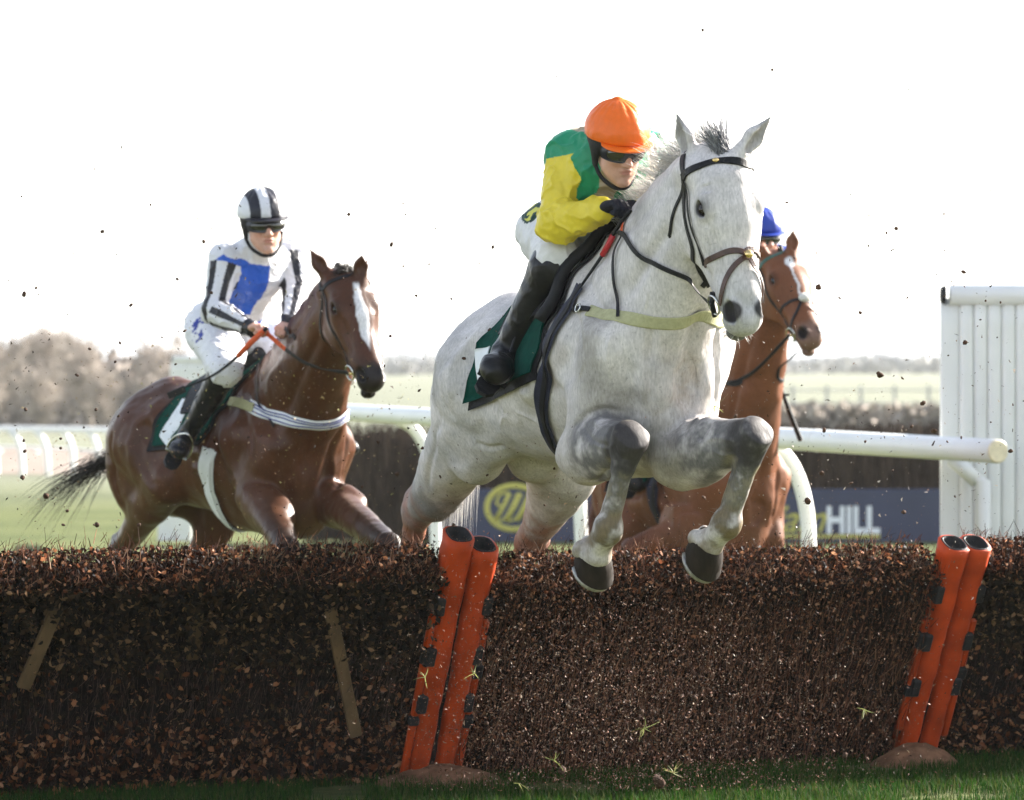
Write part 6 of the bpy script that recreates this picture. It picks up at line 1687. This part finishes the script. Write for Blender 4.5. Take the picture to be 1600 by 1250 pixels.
# fine dirt, far too many grains to count
def spray(name, n, cx, cy, sx, sy, d0, d1, smin, smax, cols, label):
    px = r8.normal(cx, sx, n); py = r8.normal(cy, sy, n); d = r8.uniform(d0, d1, n); k = (py < 1235); px, py, d = px[k], py[k], d[k]; n = len(px)
    c = np.stack([(px - CX) * d / F, d, EYE - (py - HY) * d / F], 1); s = (r8.uniform(0, 1, n) ** 2.2 * (smax - smin) + smin)[:, None]
    ax = r8.normal(size=(n, 3)); ax /= np.linalg.norm(ax, axis=1)[:, None]; lon = r8.uniform(.7, 2.2, n)[:, None]
    V = np.stack([c + (r8.normal(size=(n, 3)) * .6 + ax * q * lon) * s for q in (-1, -.3, .3, 1)], 1).reshape(-1, 3)
    i = np.arange(n)[:, None] * 4; Fc = np.concatenate([i + [0, 1, 2], i + [0, 3, 1], i + [1, 3, 2], i + [2, 3, 0]], 1).reshape(-1, 3)
    o = obj(name, V, Fc, M_leaf, base=P(cx, cy, .5 * (d0 + d1)), smooth=False, cols=np.repeat(pal(n, cols, .4) / WARM, 4, 0)); setup(o, label, 'dirt', kind='stuff')
TAN = [(.16, .075, .045), (.24, .13, .08), (.07, .035, .024), (.36, .27, .20), (.18, .08, .05), (.10, .045, .03), (.05, .025, .018)]
spray("dirt_spray", 34000, 985, 1120, 200, 120, 14.3, 15.25, .0010, .0042, TAN, "cloud of fine reddish dirt flung up before the middle hurdle")
spray("dirt_spray.001", 5000, 1080, 930, 300, 150, 14.0, 15.0, .0009, .0034, TAN, "thin scatter of dirt specks round the grey horse's forelegs")
spray("dirt_spray.002", 1700, 560, 900, 330, 180, 14.3, 15.1, .0009, .0034, TAN, "scattered dirt specks in front of the left hurdle")
spray("dirt_spray.003", 1500, 420, 640, 240, 110, 17.5, 19.2, .0015, .0055, [(.20, .12, .06), (.4, .3, .14), (.05, .03, .02), (.3, .28, .1)], "mud specks flying round the bay horse")
spray("dirt_spray.004", 1500, 300, 620, 330, 160, 15, 17, .0014, .0060, [(.03, .02, .015), (.05, .03, .02)], "dark specks in the air over the left background")
spray("dirt_spray.005", 1200, 1330, 660, 200, 190, 14.2, 15.6, .0012, .0052, [(.05, .03, .02), (.10, .06, .04), (.5, .45, .4)], "dark specks in the air before the white rail end")
# torn tufts of grass
M_blade = mat("torn_grass", (.26, .28, .10), rough=.6, spec=.3, noise=.3, nscale=60, trans=.4)
tuft_l = {(1006, 1138): "torn tuft of pale green grass with roots in front of the middle brush", (866, 1188): "small forked grass sprig hanging above a clod near the ground", (810, 1224): "yellowish grass sprig at the very foot of the middle hurdle",
          (1052, 1208): "grass tuft stuck to the largest clod at the bottom edge", (742, 1052): "grass scrap flying beside the left pair of orange posts, right of it", (664, 1058): "grass scrap flying across the left orange post",
          (1116, 634): "muddy grass stalk flying before the grey horse's chest", (1350, 1108): "single green blade flying before the brush near the right posts"}
for (px, py), lab in tuft_l.items():
    d = 14.65 if py > 900 else 13.9; c = P(px, py, d); n = {1006: 11, 1052: 8}.get(px, 5); L = .05 if n < 10 else .06
    V = []; Fc = []
    for i in range(n):
        dr = unit(r8.normal(size=3) * vec(1, .5, .8) + vec(0, 0, .35 if py > 1150 else -.2)); w = unit(np.cross(dr, r8.normal(size=3))) * .0019; ln = L * r8.uniform(.5, 1.1); bd = r8.normal(size=3) * .25
        k = len(V); row = [c + dr * ln * t + bd * ln * t * t for t in (0, .4, .75, 1)]
        for j, p in enumerate(row): V += [p - w * (1 - .8 * (j / 3) ** 2), p + w * (1 - .8 * (j / 3) ** 2)]
        Fc += [(k + 2 * j, k + 2 * j + 1, k + 2 * j + 3, k + 2 * j + 2) for j in range(3)]
    setup(obj("grass_tuft", V, Fc, M_blade, base=c, smooth=True), lab, 'grass tuft')
# ------------------------------------------------------------------ the air
hz = MB(); hz.box(vec(0, 2600, 60), np.eye(3), (3000, 3300, 75))
hm_, N_, L_, b_ = new_mat("haze_air"); N_.remove(b_)
pv = N_.new("ShaderNodeVolumePrincipled"); pv.inputs['Color'].default_value = (.95, .97, 1, 1); pv.inputs['Density'].default_value = 0.00022; pv.inputs['Anisotropy'].default_value = 0.0
L_.new(pv.outputs[0], N_["Material Output"].inputs['Volume'])
setup(hz.build("haze", hm_, base=(0, 2600, -15)), kind='stuff')
